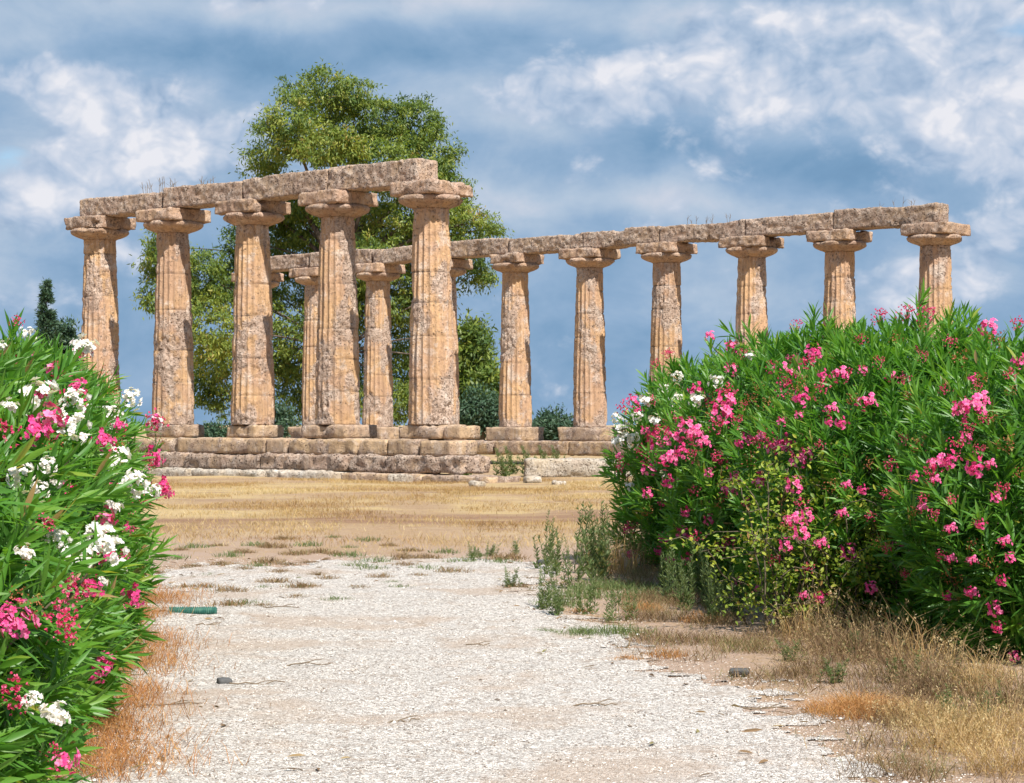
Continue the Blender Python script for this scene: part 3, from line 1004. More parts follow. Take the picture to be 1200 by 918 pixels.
def bush_foliage(B, nshoot, leaf_l, leaf_w, per, seed, breeze=(0, 0, 0)):
    rg = np.random.default_rng(seed)
    d = rand_dirs(int(nshoot * 2.2), rg)
    # fewer shoots on the side nobody sees well, none below the ground
    w = np.where(d[:, 1] > 0.35, 0.45, 1.0) * np.where(d[:, 2] < -0.9, 0.25, 1.0)
    d = d[rg.random(len(d)) < w][:nshoot]
    n = len(d)
    r = B.radius(d)
    fr = 1.04 - 0.42 * rg.random(n) ** 1.8
    tall = rg.random(n) < 0.07
    fr = np.where(tall, 1.04 + 0.12 * rg.random(n), fr)
    tip = B.c + d * (r * fr)[:, None]
    nrm = unit(d / B.ax ** 2 * 1.0)
    axis = unit(0.75 * nrm + np.array([0, 0, 0.55]) + np.array(breeze) + rg.normal(0, 0.32, (n, 3)))
    tip[:, 2] = np.where(tip[:, 2] < B.g + 0.1, B.g + 0.08 + 0.35 * rg.random(n), tip[:, 2])
    P_, D_, N_, L_, W_, T_ = [], [], [], [], [], []
    ref = unit(np.cross(axis, np.array([0.31, 0.2, 0.93])))
    ref2 = np.cross(axis, ref)
    slen = rg.uniform(0.16, 0.3, n)
    vigor = rg.random(n)
    for k in range(per):
        u = k / (per - 1)
        phi = k * 2.4 + rg.uniform(0, 0.7, n) + vigor * 6
        spread = 1.05 - 0.72 * u + rg.normal(0, 0.14, n)
        side = np.cos(phi)[:, None] * ref + np.sin(phi)[:, None] * ref2
        D = unit(np.cos(spread)[:, None] * axis + np.sin(spread)[:, None] * side)
        D[:, 2] -= 0.1 * (1 - u)
        P = tip - axis * (slen * (1 - u))[:, None]
        P_.append(P); D_.append(D)
        N_.append(unit(axis - D * (axis * D).sum(1, keepdims=True) + rg.normal(0, 0.25, (n, 3))))
        L_.append(leaf_l * rg.uniform(0.72, 1.15, n) * (0.62 + 0.5 * math.sin(math.pi * (0.2 + 0.65 * u))))
        W_.append(leaf_w * rg.uniform(0.8, 1.15, n))
        T_.append(np.clip(0.3 + 0.3 * u + 0.28 * (vigor - 0.5) + rg.normal(0, 0.13, n) + np.where(rg.random(n) < 0.012, 0.5, 0), 0, 1))
    cat = np.concatenate
    return [cat(P_), cat(D_), cat(N_), cat(L_), cat(W_), cat(T_)], tip, axis


def bush_stems(B, tips, rg, n=70):
    idx = rg.choice(len(tips), n, replace=False)
    paths, rad = [], []
    for k in idx:
        tp = tips[k]
        st = np.array([B.c[0], B.c[1], B.g - 0.05]) + np.append(rg.normal(0, 0.28, 2) * B.ax[:2], 0)
        mid = st * 0.45 + tp * 0.55
        mid[2] += 0.1
        s = np.linspace(0, 1, 7)[:, None]
        P = (1 - s) ** 2 * st + 2 * s * (1 - s) * mid + s * s * tp
        paths.append(P)
        rad.append(np.linspace(0.017, 0.005, 7))
    return tubes(paths, rad, 5)


def flower_material(name, stops):
    return leaf_material(name, stops, 0.25, 0.6, 0.2)


M_WHITE = flower_material('white_petal', [(0, (0.78, 0.74, 0.76)), (0.7, (0.84, 0.82, 0.84)), (1, (0.80, 0.66, 0.70))])
M_PINK = flower_material('pink_petal', [(0, (0.66, 0.04, 0.19)), (0.6, (0.78, 0.085, 0.32)), (1, (0.84, 0.28, 0.48))])
M_RED = flower_material('crimson_bud', [(0, (0.52, 0.03, 0.10)), (0.6, (0.68, 0.06, 0.19)), (1, (0.76, 0.17, 0.32))])
M_SPENT = flower_material('spent_bloom', [(0, (0.25, 0.07, 0.03)), (0.6, (0.42, 0.14, 0.07)), (1, (0.5, 0.25, 0.12))])


def cluster_mesh(kind, seed):
    rg = np.random.default_rng(700 + seed)
    mat = {'white': M_WHITE, 'pink': M_PINK, 'red': M_RED, 'spent': M_SPENT}[kind]
    nf = {'white': 26, 'pink': 26, 'red': 34, 'spent': 26}[kind]
    ps = {'white': 0.026, 'pink': 0.023, 'red': 0.019, 'spent': 0.015}[kind]
    V, Fq, T, o = [], [], [], 0
    for k in range(nf):
        d = unit(rg.normal(size=3) + np.array([0, 0, 0.75]))
        c = d * rg.uniform(0.03, 0.10) * np.array([1, 1, 0.9])
        fn = unit(d + rg.normal(0, 0.35, 3))
        a = unit(np.cross(fn, np.array([0.3, 0.5, 0.81])))
        b_ = np.cross(fn, a)
        tint = rg.random()
        npet = 5 if kind in ('white', 'pink') else 3
        rot = rg.uniform(0, 6.28)
        for ring in range(2 if kind == 'white' else 1):
            for q in range(npet):
                th = rot + q * 2 * math.pi / npet + ring * 0.6
                dr = np.cos(th) * a + np.sin(th) * b_
                sd = -np.sin(th) * a + np.cos(th) * b_
                s = ps * rg.uniform(0.8, 1.15) * (1 if ring == 0 else 0.62)
                cup = rg.uniform(0.1, 0.5) + (0.5 if ring else 0) + (1.2 if kind in ('red', 'spent') else 0)
                dd = unit(dr + fn * cup)
                p0 = c
                p1 = c + dd * s * 0.6 - sd * s * 0.42 + fn * s * 0.1
                p2 = c + dd * s * 1.05 - sd * s * 0.22
                p3 = c + dd * s * 1.05 + sd * s * 0.22
                p4 = c + dd * s * 0.6 + sd * s * 0.42 + fn * s * 0.1
                V += [p0, p1, p2, p3, p4]
                Fq.append([o, o + 1, o + 2, o + 3, o + 4])
                T += [np.clip(tint + rg.normal(0, 0.12), 0, 1)] * 5
                o += 5
    return mesh_np('flower_cluster', np.array(V), np.array(Fq), mat, False, {'tint': np.array(T)})


CL = {k: [cluster_mesh(k, 10 * i + j) for j in range(3)] for i, k in enumerate(('white', 'pink', 'red', 'spent'))}

left_lab = ['nearest white and pink oleander bush at the lower left corner', 'oleander bush behind the nearest one, white clusters above pink ones',
            'third oleander bush of the left hedge, bright pink on its right edge', 'farthest oleander bush of the left hedge, below the leftmost column']
right_lab = ['oleander bush with white and pink clusters at the temple end of the right hedge', 'oleander bush crowded with pink clusters, behind the yellowish bramble',
             'tall oleander bush with dull red seed heads, below the rightmost column', 'nearest oleander bush of the right hedge with long broad leaves']
BUSHES, LEAFSETS, BLOOMS = [], [], []
for k, B in enumerate(LEFT + RIGHT):
    isl = k < 4
    e = empty('oleander_bush', (B.c[0], B.c[1], B.g))
    tag(e, left_lab[k] if isl else right_lab[k - 4], 'oleander', 'oleander hedge on the left of the path' if isl else 'oleander hedge on the right of the path', 'thing')
    area = B.ax[0] * B.ax[1] + B.ax[2] * (B.ax[0] + B.ax[1]) / 2
    leafset, tips, axis = bush_foliage(B, int(area * 430), 0.195 if isl else 0.175, 0.027 if isl else 0.026, 19, 800 + k, (0.35, -0.1, 0.0) if isl else (-0.1, 0, 0.25))
    org = np.array([B.c[0], B.c[1], B.g])
    sv, sf = bush_stems(B, tips, np.random.default_rng(k))
    link('stems', mesh_np('stems', sv - org, sf, M_STEM, True), e)
    BUSHES.append((B, e, tips, axis))
    LEAFSETS.append(leafset)


def put_cluster(B, e, p, kind, size, rg):
    BLOOMS.append((p, size))
    o = link('flower_cluster', CL[kind][rg.integers(3)], e, p - np.array([B.c[0], B.c[1], B.g]))
    o['label'] = {'white': 'white flower cluster', 'pink': 'bright pink flower cluster', 'red': 'crimson flower buds', 'spent': 'brown withered flower head'}[kind]
    d = unit(p - B.c)
    q = Vector(tuple(unit(d * 0.8 + np.array([0, -0.25, 0.4]))) ).to_track_quat('Z', 'Y')
    o.rotation_mode = 'QUATERNION'
    o.rotation_quaternion = q
    o.scale = (size,) * 3


fl_left = [  # px, py, kind, apparent width in the photograph
    (45, 470, 'white', 44), (82, 500, 'white', 34), (100, 418, 'white', 30), (125, 545, 'white', 46), (133, 493, 'white', 22), (128, 597, 'white', 24), (150, 460, 'white', 22),
    (88, 655, 'white', 34), (66, 632, 'white', 24), (115, 628, 'white', 34), (22, 558, 'white', 30), (45, 575, 'white', 20), (62, 838, 'white', 34), (40, 398, 'white', 16), (165, 490, 'white', 18),
    (10, 480, 'white', 18), (122, 560, 'white', 26),
    (90, 465, 'red', 26), (88, 450, 'pink', 22), (95, 480, 'pink', 20), (125, 570, 'pink', 22), (120, 610, 'pink', 28), (118, 530, 'red', 26), (185, 545, 'pink', 26), (183, 565, 'pink', 26), (190, 575, 'red', 22),
    (175, 505, 'red', 24), (160, 590, 'pink', 12), (172, 482, 'red', 16), (118, 780, 'pink', 26), (110, 790, 'pink', 22), (125, 770, 'pink', 20), (85, 755, 'pink', 16), (75, 885, 'pink', 26), (72, 905, 'pink', 32),
    (5, 510, 'red', 30), (12, 805, 'red', 30), (5, 730, 'pink', 26), (8, 378, 'red', 14), (68, 560, 'red', 14), (145, 652, 'pink', 14), (85, 695, 'red', 18), (160, 605, 'red', 14), (58, 880, 'red', 20), (88, 385, 'red', 18),
    (140, 520, 'spent', 16), (60, 520, 'spent', 16), (100, 700, 'spent', 18), (30, 650, 'spent', 16), (78, 745, 'red', 16), (20, 700, 'spent', 18), (195, 560, 'pink', 18), (155, 620, 'red', 14),
]
fl_right = [
    (760, 472, 'white', 20), (735, 505, 'white', 24), (740, 515, 'white', 22), (795, 470, 'white', 18), (840, 447, 'white', 18), (820, 470, 'white', 20), (795, 442, 'white', 14), (880, 420, 'white', 14), (730, 520, 'white', 24),
    (738, 570, 'white', 12), (770, 495, 'white', 18), (725, 500, 'white', 14), (815, 470, 'white', 14), (748, 488, 'white', 14), (778, 455, 'white', 12),
    (795, 490, 'pink', 26), (805, 500, 'pink', 22), (815, 510, 'pink', 24), (845, 485, 'pink', 28), (850, 470, 'pink', 26), (840, 500, 'red', 18), (790, 515, 'pink', 24), (770, 525, 'pink', 24), (785, 540, 'pink', 24), (800, 530, 'pink', 20),
    (760, 550, 'pink', 20), (785, 565, 'pink', 18), (830, 555, 'pink', 12), (855, 575, 'pink', 18), (860, 560, 'pink', 14), (755, 530, 'red', 18), (810, 535, 'red', 16), (825, 520, 'pink', 18), (862, 495, 'red', 18),
    (735, 480, 'red', 18), (770, 510, 'red', 22), (855, 460, 'red', 20), (880, 540, 'spent', 22), (910, 525, 'red', 20), (920, 520, 'pink', 22), (905, 525, 'pink', 18), (935, 540, 'pink', 22), (930, 570, 'pink', 22), (942, 468, 'pink', 24),
    (955, 415, 'pink', 24), (930, 440, 'pink', 20), (915, 435, 'pink', 20), (920, 455, 'red', 24), (965, 455, 'red', 18), (990, 440, 'red', 18), (985, 440, 'pink', 20), (1017, 472, 'pink', 22), (1030, 425, 'red', 14), (1140, 480, 'pink', 34),
    (1125, 482, 'pink', 22), (1150, 470, 'pink', 22), (1165, 398, 'pink', 22), (1195, 425, 'pink', 20), (1175, 385, 'red', 18), (1060, 372, 'red', 20), (1025, 380, 'red', 20), (1080, 385, 'spent', 14), (1100, 545, 'pink', 26), (1115, 540, 'pink', 22),
    (1145, 550, 'pink', 26), (1095, 555, 'red', 20), (1115, 620, 'pink', 16), (1150, 615, 'pink', 14), (1120, 525, 'red', 22), (1165, 715, 'pink', 20), (1170, 735, 'pink', 16), (1188, 770, 'pink', 12), (1140, 695, 'pink', 16), (1115, 655, 'pink', 14),
    (1020, 690, 'pink', 16), (1180, 520, 'spent', 22), (1195, 555, 'spent', 18), (1000, 470, 'spent', 20), (1065, 465, 'spent', 16), (1150, 445, 'spent', 20), (1140, 640, 'spent', 18), (1110, 675, 'spent', 18), (1175, 575, 'red', 18), (900, 475, 'spent', 22),
    (935, 462, 'spent', 24), (880, 470, 'spent', 20), (905, 430, 'red', 14), (965, 440, 'pink', 14), (1010, 400, 'red', 16), (870, 415, 'red', 12), (940, 590, 'red', 16), (780, 590, 'red', 16), (800, 625, 'pink', 16), (780, 630, 'pink', 16),
    (808, 655, 'pink', 18), (838, 680, 'pink', 14), (865, 682, 'pink', 12), (820, 630, 'red', 20), (830, 610, 'pink', 14), (735, 620, 'pink', 12), (805, 600, 'pink', 14), (890, 690, 'pink', 12), (835, 660, 'spent', 18), (845, 590, 'spent', 18),
    (930, 610, 'pink', 22), (938, 625, 'pink', 22), (920, 640, 'pink', 18), (945, 605, 'pink', 18), (815, 575, 'red', 14), (875, 590, 'red', 14), (840, 535, 'red', 14), (1045, 545, 'red', 18), (1060, 445, 'red', 16), (890, 455, 'spent', 16),
    (1185, 440, 'red', 16), (1020, 545, 'spent', 18), (1075, 600, 'spent', 18), (1160, 660, 'spent', 18), (760, 600, 'spent', 16), (1135, 505, 'red', 18), (1165, 490, 'spent', 18), (975, 480, 'pink', 16), (868, 520, 'pink', 14),
]
rg = np.random.default_rng(77)
for _ in range(85):                       # the many small heads between the big ones
    fl_right.append((rg.uniform(725, 1198), rg.uniform(395, 700), ('red', 'pink', 'spent', 'pink', 'red')[rg.integers(5)], rg.uniform(10, 17)))
for _ in range(24):
    fl_left.append((rg.uniform(0, 185), rg.uniform(400, 830), ('white', 'pink', 'spent', 'red')[rg.integers(4)], rg.uniform(11, 18)))
for lst, bs in ((fl_left, BUSHES[:4]), (fl_right, BUSHES[4:])):
    for px, py, kind, wpx in lst:
        best = None
        for B, e, tips, axis in bs:
            hh = B.hit(px, py)
            if hh and (best is None or hh[0] < best[0]):
                best = (hh[0], hh[1], B, e)
        if best is None:
            for B, e, tips, axis in bs:       # just above or beside the leaves: the nearest shoot tip
                scr = np.stack([600 + F * tips[:, 0] / tips[:, 1], 498 - F * (tips[:, 2] - EYE) / tips[:, 1]], 1)
                dd = np.hypot(scr[:, 0] - px, scr[:, 1] - py)
                k = dd.argmin()
                if dd[k] < 40 and (best is None or dd[k] < best[0]):
                    best = (dd[k], tips[k] + axis[k] * 0.08, B, e)
            if best is None:
                continue
        _, p, B, e = best
        ray = unit(p - np.array([0, 0, EYE]))
        p = p - ray * ((0.22 if kind != 'spent' else 0.16) + (0.55 if 880 < px < 1070 and py > 560 else 0))
        put_cluster(B, e, p, kind, np.clip(wpx / F * p[1] / (0.15 if lst is fl_left else 0.168), 0.45, 1.9), rg)
# blooms on the sides turned away from the path
for k, (B, e, tips, axis) in enumerate(BUSHES):
    away = np.where((tips[:, 1] > B.c[1]) & (tips[:, 2] > B.g + 0.8))[0]
    sides = np.where((tips[:, 2] > B.g + 0.55) & (np.linalg.norm((tips - B.c) / B.ax, axis=1) > 0.95))[0]
    for q in np.concatenate([rg.choice(away, 12, replace=False), rg.choice(sides, 16 if k < 4 else 8, replace=False)]):
        put_cluster(B, e, tips[q] + axis[q] * 0.06, ('white', 'pink', 'red', 'pink')[rg.integers(4)] if k in (0, 1, 2, 4) else ('pink', 'red', 'spent')[rg.integers(3)], rg.uniform(0.6, 1.0), rg)

# leaves do not grow through or right over the blooms, which stand out on the ends of their shoots
for (B, e, tips, axis), (P, D, Nn, L, Wd, T) in zip(BUSHES, LEAFSETS):
    mid = P + D * (L * 0.55)[:, None]
    keep = np.ones(len(P), bool)
    for p, size in BLOOMS:
        near = np.where(np.abs(mid - p).max(1) < 0.75)[0]
        if len(near) == 0:
            continue
        outd = unit(np.array([0, 0, EYE]) - p)
        q = mid[near] - p
        al = q @ outd
        rad_ = np.linalg.norm(q - al[:, None] * outd, axis=1)
        keep[near[(al > -0.03) & (al < 1.2) & (rad_ < 0.11 * size)]] = False
    V, tri, quad, Tt = leaves8(P[keep], D[keep], Nn[keep], L[keep], Wd[keep], T[keep], 0.13, 0.3)
    link('foliage', mesh_np('foliage', V - np.array([B.c[0], B.c[1], B.g]), [tri, quad], M_OLE, True, {'tint': Tt}), e)

# ------------------------------------------------------------------ bramble in front of the right hedge
bx, by = 2.52, 16.0
bg = float(gz(np.array([bx]), np.array([by]))[0])
e = empty('bramble_shrub', (bx, by, bg))
tag(e, 'yellowish small-leaved bramble sprawling over the front of the right hedge', 'bramble', None, 'thing')
rgb = np.random.default_rng(5)
paths, rad, LP, LD = [], [], [], []
for k in range(125):
    th = rgb.uniform(0, 2 * math.pi)
    st = np.array([rgb.normal(0.1, 0.35), rgb.normal(0.25, 0.3), 0])
    reach = rgb.uniform(0.3, 1.5)
    hgt = rgb.uniform(0.4, 2.05) * (1.05 - 0.28 * reach)
    en = st + np.array([math.cos(th) * reach * 0.85, math.sin(th) * reach * 0.6, hgt * rgb.uniform(0.45, 0.9)])
    mid = (st + en) / 2 + np.array([0, 0, hgt * 0.6])
    s = np.linspace(0, 1, 14)[:, None]
    P = (1 - s) ** 2 * st + 2 * s * (1 - s) * mid + s * s * en
    P += rgb.normal(0, 0.012, P.shape)
    paths.append(P)
    rad.append(np.linspace(0.007, 0.003, 14))
    for q in range(60):
        f = rgb.uniform(0.3, 1.0) * 12.9
        i0 = int(f)
        p = P[i0] + (P[i0 + 1] - P[i0]) * (f - i0)
        LP.append(p + rgb.normal(0, 0.05, 3))
        LD.append(rgb.normal(0, 1, 3) + np.array([0, -0.2, -0.1]))
V, Fq = tubes(paths, rad, 4)
link('canes', mesh_np('canes', V, Fq, M_STEM, True), e)
LP, LD = np.array(LP), np.array(LD)
n = len(LP)
V, tri, quad, T = leaves8(LP, LD, rgb.normal(0, 0.6, (n, 3)) + np.array([0, -0.3, 1]), rgb.uniform(0.028, 0.055, n), rgb.uniform(0.018, 0.031, n),
                          np.clip(rgb.normal(0.5, 0.22, n) + 0.15 * vnoise(LP * 3, 4), 0, 1), 0.1, 0.2)
link('foliage', mesh_np('foliage', V, [tri, quad], M_BRAM, False, {'tint': T}), e)


# ------------------------------------------------------------------ trees and bushes behind
def spray_cloud(lobes, nspray, nleaf, size, rg, droop, spr=0.55, shell=0.55):
    """lobes: (centre, radii) ; leaf sprays spread near the surface of every lobe"""
    P_, D_, NN = [], [], []
    vol = np.array([np.prod(r) ** (2 / 3) for c, r in lobes])
    cnt = (vol / vol.sum() * nspray).astype(int)
    tone = []
    for (c, r), m_ in zip(lobes, cnt):
        d = rand_dirs(m_, rg)
        rr = shell + (1 - shell) * rg.random(m_) ** 0.7
        rr *= 1 + 0.34 * fbm(d * 2.2 + np.array(c) * 0.7, 90, 2)
        sp_ = np.array(c) + d * np.array(r) * rr[:, None]
        tn = rg.normal(0, 0.15, m_) + rg.normal(0, 0.09)
        for k in range(m_):
            ln = rg.uniform(0.5, 1.2) * spr
            q = sp_[k] + rg.normal(0, 1, (nleaf, 3)) * np.array([ln, ln, ln * 0.55]) * 0.55
            P_.append(q)
            D_.append(rg.normal(0, 0.75, (nleaf, 3)) + np.array([0, 0, -droop]) + d[k] * 0.4)
            tone.append(np.full(nleaf, tn[k]))
            NN.append(rg.normal(0, 0.55, (nleaf, 3)) + d[k] * 0.8 + np.array([0, 0, 0.7]))
    P = np.concatenate(P_); D = np.concatenate(D_); tone = np.concatenate(tone)
    n = len(P)
    return leaves4(P, D, np.concatenate(NN), size * rg.uniform(0.7, 1.25, n), size * 0.3 * rg.uniform(0.8, 1.3, n), np.clip(0.45 + tone + rg.normal(0, 0.12, n), 0, 1))


TY = 92.0
def lobe(px, py, rpx, rpz=None, dy=0.0, ydep=TY):
    c = at(px, py, ydep + dy)
    k = (ydep + dy) / F
    return (c, (rpx * k, rpx * k * 0.9, (rpz or rpx) * k))


euc_lobes = [
    lobe(385, 110, 48, 34), lobe(340, 150, 48, 40, -2), lobe(415, 140, 55, 42, 1), lobe(312, 188, 28, 24, 0), lobe(385, 170, 50, 30, -3), lobe(480, 145, 42, 38, 2), lobe(505, 195, 40, 45, 1), lobe(445, 190, 45, 35, -2),
    lobe(525, 235, 36, 38, 0), lobe(548, 262, 34, 18, -1), lobe(575, 268, 20, 8, 0), lobe(560, 322, 24, 18, 1), lobe(545, 300, 25, 25, 0), lobe(470, 250, 50, 40, 0), lobe(410, 260, 50, 40, 2), lobe(350, 260, 40, 35, 1),
    lobe(235, 325, 34, 40, -1), lobe(195, 290, 26, 26, 0), lobe(176, 345, 14, 22, 0), lobe(250, 390, 34, 45, -3), lobe(235, 440, 20, 35, 0), lobe(255, 465, 20, 30, 0), lobe(300, 330, 38, 50, 1), lobe(330, 400, 30, 60, 0),
    lobe(395, 350, 55, 50, 2), lobe(450, 340, 45, 50, 1), lobe(470, 420, 35, 60, 3), lobe(340, 430, 24, 40, 0), lobe(410, 430, 35, 50, 2), lobe(180, 310, 16, 30, 1), lobe(215, 355, 24, 36, 1),
    lobe(345, 235, 36, 30, 0), lobe(310, 250, 30, 26, 1), lobe(285, 285, 30, 28, 0), lobe(340, 300, 34, 40, 3), lobe(395, 300, 40, 30, 3), lobe(490, 290, 40, 40, 2), lobe(500, 350, 34, 40, 2), lobe(265, 345, 26, 40, 0),
    lobe(345, 470, 20, 26, 0), lobe(465, 470, 24, 26, 1), lobe(410, 475, 26, 22, 1), lobe(260, 420, 26, 30, -1), lobe(300, 440, 20, 40, 0), lobe(375, 390, 30, 40, -2), lobe(430, 300, 40, 30, -3),
    lobe(560, 395, 14, 28, 2), lobe(545, 430, 20, 30, 1),
]
ex, ey, ez = -7.5, TY, 0.44
e = empty('eucalyptus_tree', (ex, ey, ez))
tag(e, 'tall eucalyptus with loose olive green crown rising behind the temple', 'tree', None, 'thing')
rgt = np.random.default_rng(21)
V, Fq, T = spray_cloud(euc_lobes, 3700, 46, 0.2, rgt, 0.8, 0.42, 0.4)
link('crown', mesh_np('crown', V - np.array([ex, ey, ez]), Fq, M_EUC, False, {'tint': T}), e)
org = np.array([ex, ey, ez])
tp, tr = [], []
fork = np.array([0.2, 0, 4.2])
tp.append(np.array([[0, 0, -0.2], [0.05, 0, 1.5], [0.15, 0.1, 3.0], fork])); tr.append(np.array([0.55, 0.44, 0.38, 0.33]))
tp.append(np.array([fork, [0.4, 0, 6.5], [0.1, 0.2, 9.0], [0.0, 0, 11.5], [-0.2, 0, 13.8]])); tr.append(np.array([0.3, 0.24, 0.18, 0.11, 0.04]))
for c, r in euc_lobes:
    tgt = c - org
    src = fork if tgt[2] < 8 else np.array([0.2, 0.1, 7.5])
    mid = src * 0.5 + tgt * 0.5 + np.array([0, 0, 0.6])
    s = np.linspace(0, 1, 8)[:, None]
    tp.append((1 - s) ** 2 * src + 2 * s * (1 - s) * mid + s * s * tgt)
    tr.append(np.linspace(0.14, 0.03, 8) * (1 if tgt[2] > 9.5 else 0.4))
V, Fq = tubes(tp, tr, 8)
link('trunk', mesh_np('trunk', V, Fq, M_BARK, True), e)


def back_bush(name, lab, cat, lobes, nspray, nleaf, size, mat, seed, droop=0.0, spr=0.4, shell=0.4):
    rg = np.random.default_rng(seed)
    c0 = np.mean([c for c, r in lobes], 0)
    g0 = np.array([c0[0], c0[1], 0.44])
    e = empty(name, g0)
    tag(e, lab, cat, None, 'thing')
    V, Fq, T = spray_cloud(lobes, nspray, nleaf, size, rg, droop, spr, shell)
    V[:, 2] = np.maximum(V[:, 2], 0.46)
    link('crown', mesh_np('crown', V - g0, Fq, mat, False, {'tint': T}), e)
    paths = [np.array([[0, 0, -0.1], [0.05, 0, 0.5 * (c0[2] - g0[2])], c0 - g0])]
    rad = [np.array([0.16, 0.12, 0.07])]
    for c, r in lobes:
        paths.append(np.array([[0.05, 0, 0.3 * (c0[2] - g0[2])], (c - g0) * np.array([0.5, 0.5, 0.6]), c - g0]))
        rad.append(np.array([0.08, 0.05, 0.02]))
    V, Fq = tubes(paths, rad, 6)
    link('trunk', mesh_np('trunk', V, Fq, M_STEM, True), e)


BY = 84.0
back_bush('leafy_tree', 'mid green leafy tree behind the front end column, reaching halfway up it', 'tree',
          [lobe(552, 405, 22, 30, 0, 88), lobe(555, 440, 28, 30, 1, 88), lobe(570, 455, 20, 26, -1, 88), lobe(545, 470, 30, 30, 0, 88)], 460, 26, 0.28, M_EUC, 41, 0.3, 0.5)
back_bush('dark_shrub', 'blue green shrub between front end column and the next far column', 'shrub',
          [lobe(565, 478, 24, 22, 0, BY), lobe(548, 492, 22, 20, 0, BY), lobe(578, 492, 18, 18, 0, BY)], 260, 26, 0.2, M_DARKBUSH, 42)
back_bush('dark_shrub', 'blue green shrub low between the first two clear far columns', 'shrub',
          [lobe(645, 502, 24, 18, 0, BY), lobe(662, 508, 18, 16, 0, BY), lobe(630, 512, 14, 14, 0, BY)], 240, 26, 0.2, M_DARKBUSH, 43)
back_bush('dark_shrub', 'blue green shrub low between second and middle near columns', 'shrub',
          [lobe(255, 512, 20, 14, 0, BY), lobe(330, 500, 14, 26, 0, BY), lobe(240, 516, 14, 12, 0, BY)], 240, 26, 0.2, M_DARKBUSH, 44)
back_bush('rounded_shrub', 'low rounded dark tree beside the small conifer at far left', 'shrub',
          [lobe(75, 384, 11, 12, 0, 120), lobe(66, 404, 18, 20, 0, 120), lobe(82, 412, 14, 24, 0, 120), lobe(66, 450, 34, 45, 0, 120)], 420, 26, 0.3, M_DARKBUSH, 45)

# conifer far left
cy = 118.0
c0 = at(54, 498, cy)
e = empty('conifer', (c0[0], cy, 0.44))
tag(e, 'small dark conifer peeking above the left hedge', 'tree', None, 'thing')
rg = np.random.default_rng(9)
ztop = EYE + (498 - 331) / F * cy - 0.44
P_, D_ = [], []
tp = [np.array([[0, 0, -0.1], [0, 0, ztop * 0.5], [0, 0, ztop]])]
tr = [np.array([0.18, 0.1, 0.02])]
for k in range(130):
    u = rg.random() ** 0.8
    zb = ztop * (0.25 + 0.75 * u)
    th = rg.uniform(0, 6.28)
    ln = (1 - u) * 1.25 + 0.12
    ln *= rg.uniform(0.7, 1.1)
    dr = np.array([math.cos(th), math.sin(th), 0.12])
    tp.append(np.array([[0, 0, zb], np.array([0, 0, zb]) + dr * ln * 0.5, np.array([0, 0, zb]) + dr * ln + np.array([0, 0, 0.08])]))
    tr.append(np.array([0.03, 0.02, 0.008]))
    m_ = 60
    s = rg.uniform(0.1, 1, (m_, 1))
    P_.append(np.array([0, 0, zb]) + dr * ln * s + rg.normal(0, 0.07, (m_, 3)))
    D_.append(dr * 0.6 + rg.normal(0, 0.6, (m_, 3)))
P, D = np.concatenate(P_), np.concatenate(D_)
V, Fq, T = leaves4(P, D, rg.normal(0, 1, P.shape), np.full(len(P), 0.24), np.full(len(P), 0.06), np.clip(rg.normal(0.3, 0.15, len(P)), 0, 1))
link('crown', mesh_np('crown', V, Fq, M_DARKBUSH, False, {'tint': T}), e)
V, Fq = tubes(tp, tr, 5)
link('trunk', mesh_np('trunk', V, Fq, M_STEM, True), e)


# ------------------------------------------------------------------ grass and weeds
def blades(P, h, w, lean, tint, rg, curl=0.5):
    """thin bent blades: P (n,3) roots"""
    n = len(P)
    th = rg.uniform(0, 2 * math.pi, n)
    side = np.stack([np.cos(th), np.sin(th), np.zeros(n)], 1)
    ld = rg.uniform(0, 2 * math.pi, n)
    ldv = np.stack([np.cos(ld), np.sin(ld), np.zeros(n)], 1) * lean[:, None]
    h_ = h[:, None]
    up = np.array([0, 0, 1.0])
    V = np.empty((n, 5, 3))
    w_ = w[:, None]
    V[:, 0] = P - side * w_ * 0.5
    V[:, 1] = P + side * w_ * 0.5
    mid = P + up * h_ * 0.6 + ldv * h_ * 0.35
    V[:, 2] = mid + side * w_ * 0.4
    V[:, 3] = mid - side * w_ * 0.4
    V[:, 4] = P + up * h_ * (1 - curl * lean[:, None] * 0.5) + ldv * h_
    o = 5 * np.arange(n)[:, None, None]
    quad = (np.array([[0, 1, 2, 3]])[None] + o).reshape(-1, 4)
    tri = (np.array([[3, 2, 4]])[None] + o).reshape(-1, 3)
    return V.reshape(-1, 3), [quad, tri], np.repeat(tint, 5)


def scatter(n, x0, x1, y0, y1, dens, rg):
    P = np.stack([rg.uniform(x0, x1, n), rg.uniform(y0, y1, n)], 1)
    k = dens(P)
    P = P[rg.random(n) < k]
    return np.concatenate([P, gz(P[:, 0], P[:, 1])[:, None] - 0.005], 1)


rg = np.random.default_rng(50)


def field_density(P):
    q = np.concatenate([P * np.array([0.5, 0.5]), np.zeros((len(P), 1))], 1)
    d = sstep(fbm(q * 1.4, 60, 5, 0.6), -0.35, 0.4)
    d = d * sstep(P[:, 1], 23.2, 30) ** 0.8
    band = np.exp(-((P[:, 1] - 30.5 - 0.25 * P[:, 0]) / 1.1) ** 2)
    return np.clip(d * (1 - 0.7 * band) + 0.03, 0, 1) * (1 - 0.95 * (sd_poly(P, PATH) > 0.05))


